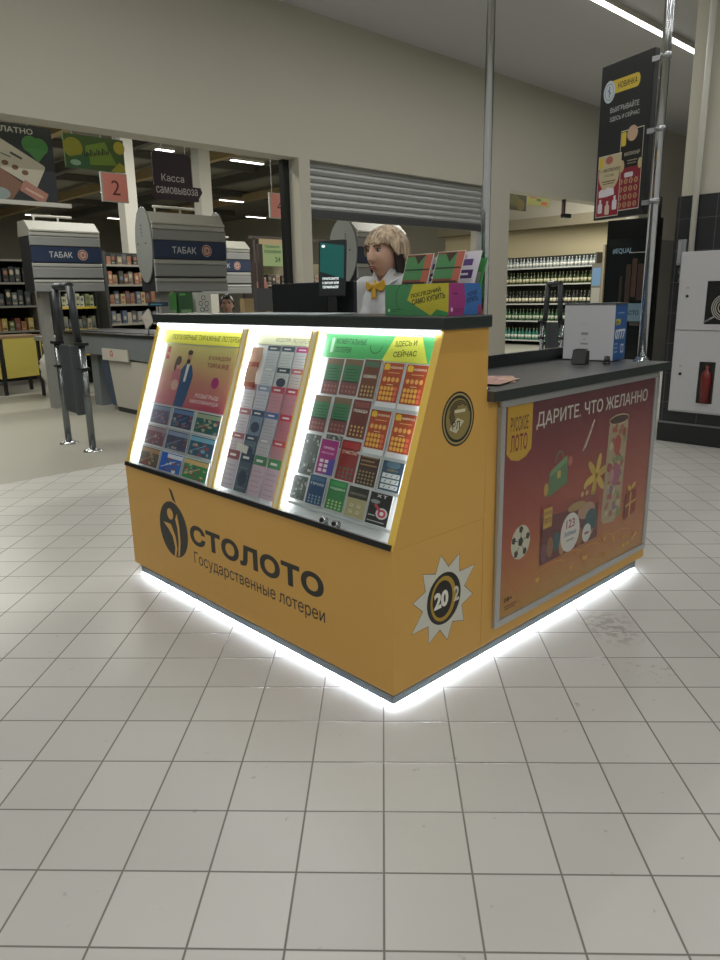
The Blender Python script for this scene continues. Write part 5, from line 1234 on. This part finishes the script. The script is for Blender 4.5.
# ================================================================== SHELVES AND GOODS
def gondola(label, x, y, w, d, h, levels, along='x', col='#55585a', board='#9a9c98', back='#2b2d2c'):
    """shelf rack facing -Y (along x) or -X (along y)"""
    t = thing('shelf_rack', label, 'shelf', (x, y, 0)); fr = mat('rack_'+col[1:], col, .5); bo = mat('board_'+board[1:], board, .5); bk = mat('back_'+back[1:], back, .7)
    def bx(m, a0, a1, b0, b1, z0, z1, mt):
        return m.box(a0, a1, b0, b1, z0, z1, mt) if along == 'x' else m.box(b0, b1, a0, a1, z0, z1, mt)
    bx(MB(), 0, w, d-.03, d, 0, h, bk).build('back_panel', t)
    for a in (0, w-.04): bx(MB(), a, a+.04, 0, d, 0, h, fr).build('upright', t)
    for z in levels:
        bx(MB(), .04, w-.04, .0, d-.03, z-.03, z, bo).build('shelf_board', t)
    return t
def bottle_mesh(name, body, cap, label, r, h):
    m = MB().lathe((0, 0, 0), [(r*.9, 0), (r, .01), (r, h*.55), (r*.75, h*.66), (r*.32, h*.80), (r*.30, h*.94)], body, 12)
    m.lathe((0, 0, 0), [(r*.36, h*.94), (r*.36, h)], cap, 10); m.lathe((0, 0, 0), [(r*1.02, h*.18), (r*1.02, h*.45)], label, 12)
    return m.build(name)
def bottles():
    gx, y0, w = 16.3, 8.83, 2.66
    gondola('long white-edged shelf rack full of bottles beyond the right opening', gx, y0, w, .5, 2.22, (.13, .62, 1.05, 1.53, 1.93), 'y', '#4a4c48', '#b4b6b0', '#232524')
    gl = lambda n, c: mat('bottle_'+n, c, .15)
    kinds = [(.13, 'teal green bottle with a pale label on the lowest shelf', gl('teal', '#2c6a58'), '#b8c0b4', .045, .30, 24),
             (.62, 'green bottle on the second shelf from below', gl('green', '#26482c'), '#a8b49a', .044, .29, 24),
             (1.05, 'dark bottle with a cream label on the middle shelf', gl('dark', '#23261f'), '#c4bfa4', .042, .30, 25),
             (1.53, 'olive bottle with a light label on the second shelf from the top', gl('olive', '#35401f'), '#b8b494', .042, .28, 25),
             (1.93, 'short clear bottle with a white cap on the top shelf', gl('clear', '#7d8684'), '#c4c4bc', .042, .23, 26)]
    for z, lab, body, lc, r, h, n in kinds:
        src = bottle_mesh('bottle', body, C('#c9c9c0') if z > 1.9 else C('#8c8a60'), C(lc), r, h); src.location = (gx+.09, y0+.10, z)
        tag(src, lab, 'bottle', 'bottles: '+lab)
        for i in range(1, n):
            c = src.copy(); COL.objects.link(c); c.location = (gx+.09+.02*(i % 2), y0+.10+(w-.2)*i/(n-1), z)
    # narrow unit with a blue picture at the right end
    t = thing('endcap_rack', 'narrow rack end with a blue picture right of the bottle shelves', 'shelf', (15.9, 8.42, 0)); MB().box(0, .5, 0, .05, 0, 2.35, mat('endcap_brown', '#7c7462', .5)).build('upright', t); MB().box(0, .5, .05, .30, 0, 1.95, C('#5c5a52')).build('body', t)
    m = MB(); A = Art(m, (0, .30, 0), (0, -1, 0), (0, 0, 1), .003); A.rect(.02, 1.45, .23, 1.85, '#5c7c9c'); A.rect(.02, .9, .23, 1.4, '#8c8a80'); m.build('picture', t)
bottles()

def packs(label, cat, group, x0, x1, y, z, n, h, cols, name='grocery_pack', d=.16, w=.8):
    """a row of upright packs, one object each"""
    srcs = []; pitch = (x1-x0)/n
    for k, c in enumerate(cols):
        m = MB().box(-pitch*w/2, pitch*w/2, -d/2, d/2, 0, h, C(c)); A = Art(m, (-pitch*w/2, -d/2, 0), (1, 0, 0), (0, 0, 1), .002)
        rnd = random.Random(len(label)*7+k); W = pitch*w
        A.ell(W*.5, h*rnd.uniform(.4, .7), W*.36, h*.18, rnd.choice(('#a89c80', '#98948c', '#6c645c', '#8c5a48', '#5c6a74')), 10)
        A.rect(W*.1, h*.12, W*rnd.uniform(.5, .9), h*.24, rnd.choice(('#3c3a34', '#8c887c', '#5c4438')))
        srcs.append(m)
    objs = [m.build(name) for m in srcs]
    for i in range(n):
        s = objs[i % len(objs)]
        o = s if i < len(objs) else s.copy()
        if i >= len(objs): COL.objects.link(o)
        o.location = (x0+pitch*(i+.5), y+.02*math.sin(i*2.1), z); o.scale = (1, 1, .72+.28*abs(math.sin(i*1.7+z*5))); o['label'] = label; o['category'] = cat; o['group'] = group
    for o in objs[n:]: bpy.data.objects.remove(o)
def stock():
    # A: snack rack between the first two tobacco cabinets
    gondola('tall snack rack crammed with colourful packs between the two tobacco cabinets', 5.15, 11.0, 1.25, .45, 2.05, (.25, .62, .95, 1.25, 1.55, 1.85), 'x', '#3a3c3c', '#8c8a80', '#242626')
    for k, (z, cols) in enumerate(((.95, ('#6a7078', '#8c8a84', '#4c5a70', '#a09888')), (1.25, ('#8a6a58', '#5a6470', '#9c8c6c', '#6c4a44')), (1.55, ('#8a5a48', '#8c7a5c', '#3c3c38', '#6c4c40', '#77736a')), (1.85, ('#84604e', '#3a3c3a', '#8a7e68', '#4c5054')), (.62, ('#7a7468', '#50606a')), (.25, ('#6a6a60', '#7c6a50')))):
        nm = ('third lowest', 'middle', 'second highest', 'top', 'second lowest', 'lowest')[k]
        packs('colourful snack pack on the %s shelf of the snack rack' % nm, 'snack pack', 'snack packs on the %s shelf' % nm, 5.21, 6.35, 11.12, z, 13, .20 if z < 1.8 else .16, cols, 'snack_pack')
    # B: yellow-priced shelf under the leftmost tobacco cabinet
    gondola('shelf rack with yellow price strips behind the swing gate', 4.52, 11.3, .62, .4, 1.62, (.5, .88, 1.22, 1.55), 'x', '#2c2e2c', '#c0a83c', '#1d1f1e')
    for k, (z, cols) in enumerate(((1.22, ('#a8ac8c', '#b8b8a8', '#7c8a5c')), (.88, ('#7c7c6c', '#4c4a44', '#9c9884')), (.5, ('#5c5c50', '#7c6c4c')))):
        nm = ('upper', 'middle', 'lower')[k]
        packs('pale food pack on the %s yellow-priced shelf' % nm, 'food pack', 'food packs on the %s yellow-priced shelf' % nm, 4.57, 5.09, 11.42, z, 7, .20, cols, 'food_pack')
    # C: dark rack with magazines at the far left
    gondola('dark rack of bottles and magazines at the left edge behind the yellow table', 2.7, 12.6, 2.0, .45, 1.98, (.45, .85, 1.25, 1.62, 1.98), 'x', '#77756c', '#77756c', '#191b1a')
    for k, (z, cols) in enumerate(((1.25, ('#23282a', '#2f3a3c', '#1a1d1c', '#4a5450')), (.85, ('#8c5c34', '#a08c4c', '#4c5a34', '#6a3c2c')), (.45, ('#4a4a3c', '#6c6a4c')), (1.62, ('#22282c', '#343a38', '#1c1e1e')))):
        nm = ('middle', 'second lowest', 'lowest', 'second highest')[k]
        packs('dark jar-like pack on the %s shelf of the rack at the left edge' % nm, 'pack', 'packs on the %s shelf at the left edge' % nm, 2.76, 4.6, 12.74, z, 18, .26 if z != .85 else .2, cols, 'household_pack')
    for i, (x, c, r, l) in enumerate(((3.30, '#8c9094', .0, 'grey blue magazine standing leftmost on top of the left rack'), (3.62, '#5a2c24', -.12, 'dark red brown folder leaning on top of the left rack'), (3.86, '#8c7a6c', -.15, 'tan booklet leaning right of the dark red folder'), (4.02, '#b89484', -.12, 'pink booklet leaning between the tan and the white booklets'), (4.14, '#c4c0ac', -.05, 'narrow white booklet standing rightmost on top of the left rack'))):
        m = MB().obox((0, 0, .19), (.07-.008*i, 0, 0), (0, .02, 0), (.19*r, 0, .19), C(c)); tag(m.build('magazine', loc=(x, 12.75, 1.983)), l, 'magazine')
    m = MB().box(-.12, .12, -.02, .02, 0, .34, C('#5c4a3c')).box(-.1, .1, -.024, -.02, .08, .30, C('#a8783c')); tag(m.build('picture_card', loc=(3.05, 12.72, 1.983)), 'brown card with an orange picture at the left edge above the rack', 'card')
    # D: rack on the right of opening one, with a green notice
    t = gondola('dark framed rack with bottles and a green notice left of the white pier', 8.75, 12.0, 2.2, .5, 2.0, (.4, .8, 1.2, 1.56), 'x', '#3b2f2c', '#8a8474', '#8d866f')
    for s in (.1, .55, .95, 1.5): MB().box(s, s+.05, .2, .25, 2.0, 2.46, mat('rack_3b2f2c', '#3b2f2c')).build('upright_post', t)
    MB().box(0, 2.2, .2, .25, 2.44, 2.50, mat('rack_3b2f2c', '#3b2f2c')).build('top_rail', t)
    packs('small dark bottle-like pack on the upper shelf of the framed rack', 'pack', 'packs on the upper shelf of the framed rack', 8.82, 10.9, 12.14, 1.56, 18, .20, ('#2c2e34', '#8c8478', '#3a3230'), 'drink_pack')
    packs('small pack on the lower shelf of the framed rack', 'pack', 'packs on the lower shelf of the framed rack', 8.82, 10.9, 12.14, 1.2, 14, .2, ('#55504c', '#9c6c5c', '#2c2c30'), 'drink_pack')
    m = MB().box(0, .66, 0, .02, 0, .52, C('#84986a')); A = Art(m, (0, 0, 0), (1, 0, 0), (0, 0, 1), .002); A.rect(.0, .42, .66, .52, '#a08c68'); A.text('Правила', .14, .34, .36, .07, '#2c5a30', .02); A.text('пользования', .12, .25, .42, .06, '#2c5a30', .02); A.text('24', .38, .08, .14, .1, '#2c5a30', .03)
    tag(m.build('notice_board', loc=(8.98, 12.178, 1.93)), 'green and tan notice board on the framed rack left of the white pier', 'sign')
    # near goods on the checkout behind the kiosk
    t = thing('goods_stand', 'low grey stand carrying green cartons just beyond the kiosk top', 'stand', (5.3, 9.45, 0)); MB().box(0, 2.0, 0, .4, 1.02, 1.06, GREYD).build('top', t)
    for x in (.02, 1.94): MB().box(x, x+.04, .05, .35, 0, 1.02, DARK).build('leg', t)
    for (x, w, h, c, l, nm) in ((5.36, .14, .34, '#3a7a3c', 'bright green carton, leftmost on the stand behind the kiosk', 'carton'), (5.53, .24, .34, '#23502f', 'dark green carton right of the bright green one', 'carton'), (5.82, .26, .34, '#a9aca8', 'white card with dark ring pattern right of the green cartons', 'patterned_card'), (6.68, .52, .24, '#8f7c58', 'tan cardboard box beside the monitor, on the stand behind the kiosk', 'cardboard_box')):
        m = MB().box(0, w, 0, .12, 0, h, C(c)); A = Art(m, (0, 0, 0), (1, 0, 0), (0, 0, 1), .0015)
        if nm == 'patterned_card':
            for (a, b) in ((.13, .26), (.08, .18), (.18, .18), (.10, .09), (.17, .10)): A.arc(a, b, .032, .032, 0, 2*PI, .010, '#30363a', 14)
        elif h > .3: A.rect(w*.15, .05, w*.85, .10, '#6a8a64'); A.rect(w*.1, .30, w*.5, .33, '#4c9a4c')
        tag(m.build(nm, loc=(x, 9.52, 1.061)), l, 'box' if nm != 'patterned_card' else 'card')
    tag(MB().box(0, .20, 0, .02, 0, .25, C('#a8746c')).build('pink_card', loc=(6.96, 9.53, 1.302)), 'dusty pink card standing on the tan cardboard box', 'card')
    # dark post rack in front of the framed rack
    t = thing('display_post', 'tall dark brown post beside the half hidden tobacco cabinet', 'post', (6.86, 9.30, 0)); MB().box(-.035, .035, -.03, .03, 0, 2.1, mat('post_brown', '#3a2f2c', .5)).build('post', t); MB().box(-.12, .16, -.05, .05, 1.10, 1.45, C('#3c3e42')).build('tray', t); MB().box(-.15, .15, -.15, .15, 0, .02, DARK).build('base', t)
stock()
# ================================================================== LIGHT AND CAMERA
def lamps():
    emit = mat('lamp_diffuser', '#fdfbf2', emit=7)
    lab = 'long white linear ceiling lamp near the back wall' 
    first = None
    k = 0
    for y in (3.68, 1.0, -1.8, -4.6):
        for x0 in (-5.5, -.7, 4.1):
            if y == 3.68 and x0 == 4.1: L, xs = 6.0, 4.1
            else: L, xs = 4.2, x0
            t = thing('linear_ceiling_lamp', ('bright white linear ceiling lamp, cut by the top right edge of the picture' if L > 5 else 'white linear lamp on the ceiling, out of the picture'), 'ceiling lamp', (xs, y, 3.85), group=None if L > 5 else 'linear ceiling lamps of the hall')
            MB().box(0, L, -.035, .035, -.05, 0, WHITE).build('housing', t)
            MB().box(.02, L-.02, -.028, .028, -.058, -.05, emit).build('diffuser', t)
            ld = bpy.data.lights.new('lamp_light', 'AREA'); ld.shape = 'RECTANGLE'; ld.size = L-.1; ld.size_y = .06; ld.energy = LAMP_W*L/4.2; ld.color = (1, .99, .965)
            lo = bpy.data.objects.new('lamp_light', ld); COL.objects.link(lo); lo.location = (xs+L/2, y, 3.78); lo.parent = None
            k += 1
LAMP_W = 29
lamps()
def hall_lamps():
    emit = mat('hall_lamp_diffuser', '#fffdf6', emit=6); src = None
    for k_, (x, y, g, l) in enumerate(((6.9, 13.88, 0, 'small bright linear lamp above the number 2 sign'), (7.80, 13.83, 0, 'second bright linear lamp right of the one above the number 2 sign'),
                     (9.6, 13.88, 0, 'bright linear lamp high up right of the purple checkout sign'), (12.5, 26, 1, ''), (13.0, 19.5, 1, ''), (16.3, 22.8, 1, ''), (9.5, 20, 1, ''), (6.5, 20, 1, ''), (3.5, 14, 1, ''), (3.2, 20, 1, ''), (9.8, 26.5, 1, ''), (12.8, 13.8, 1, ''), (5, 26.5, 1, ''))):
        if src is None:
            t = thing('hall_lamp', l, 'ceiling lamp', (x, y, 4.2))
            MB().box(0, .85, -.06, .06, 0, .05, WHITE).build('housing', t); MB().box(.01, .84, -.05, .05, -.012, 0, emit).build('diffuser', t)
            MB().box(.1, .105, -.002, .002, .05, .4, BLACK).box(.75, .755, -.002, .002, .05, .4, BLACK).build('hanger', t); src = t
        else:
            t = dup(src, (x, y, 4.2)); t['label'] = l
        t.scale.x = .45 if k_ < 2 else 1
        if g: t['label'] = 'small linear lamp far back under the dark hall ceiling'; t['group'] = 'far lamps under the hall ceiling'
    for (x, y, e) in ((1.2, 7.6, 50), (11, 7.8, 45), (10.5, 8, 55), (14.5, 9, 60), (5.6, 9.6, 45), (3, 14.5, 60), (9, 15, 70), (8, 23, 80)):  # area lights without fixtures, added to brighten the hall and its cabinets
        ld = bpy.data.lights.new('hall_fill_light', 'AREA'); ld.shape = 'RECTANGLE'; ld.size = 3.2; ld.size_y = .3; ld.energy = e*HALL; ld.color = (1, .97, .88)
        lo = bpy.data.objects.new('hall_fill_light', ld); COL.objects.link(lo); lo.location = (x, y, 4.15)
HALL = 2.7
hall_lamps()

w = bpy.data.worlds.new('world'); sc.world = w; w.use_nodes = True
w.node_tree.nodes['Background'].inputs[0].default_value = (.9, .93, 1, 1); w.node_tree.nodes['Background'].inputs[1].default_value = .25

cam_d = bpy.data.cameras.new('camera'); cam = bpy.data.objects.new('camera', cam_d); COL.objects.link(cam); sc.camera = cam
cam_d.sensor_fit = 'VERTICAL'; cam_d.sensor_height = 24; cam_d.lens = 716.566/960*24; cam_d.clip_start = .05; cam_d.clip_end = 100
r = Vector((0.719548, -0.694230, -0.017196)); u = Vector((0.184278, 0.167007, 0.968582)); f = Vector((0.669547, 0.700109, -0.248101))
cam.matrix_world = Matrix(((r.x, u.x, -f.x, 0), (r.y, u.y, -f.y, 0), (r.z, u.z, -f.z, 1.3013), (0, 0, 0, 1)))
sc.view_settings.view_transform = 'Standard'; sc.view_settings.look = 'None'; sc.view_settings.gamma = 1; sc.view_settings.exposure = 0
sc.view_settings.use_curve_mapping = False
sc.cycles.use_denoising = True; sc.cycles.max_bounces = 8; sc.cycles.transparent_max_bounces = 12
sc.cycles.sample_clamp_indirect = 6
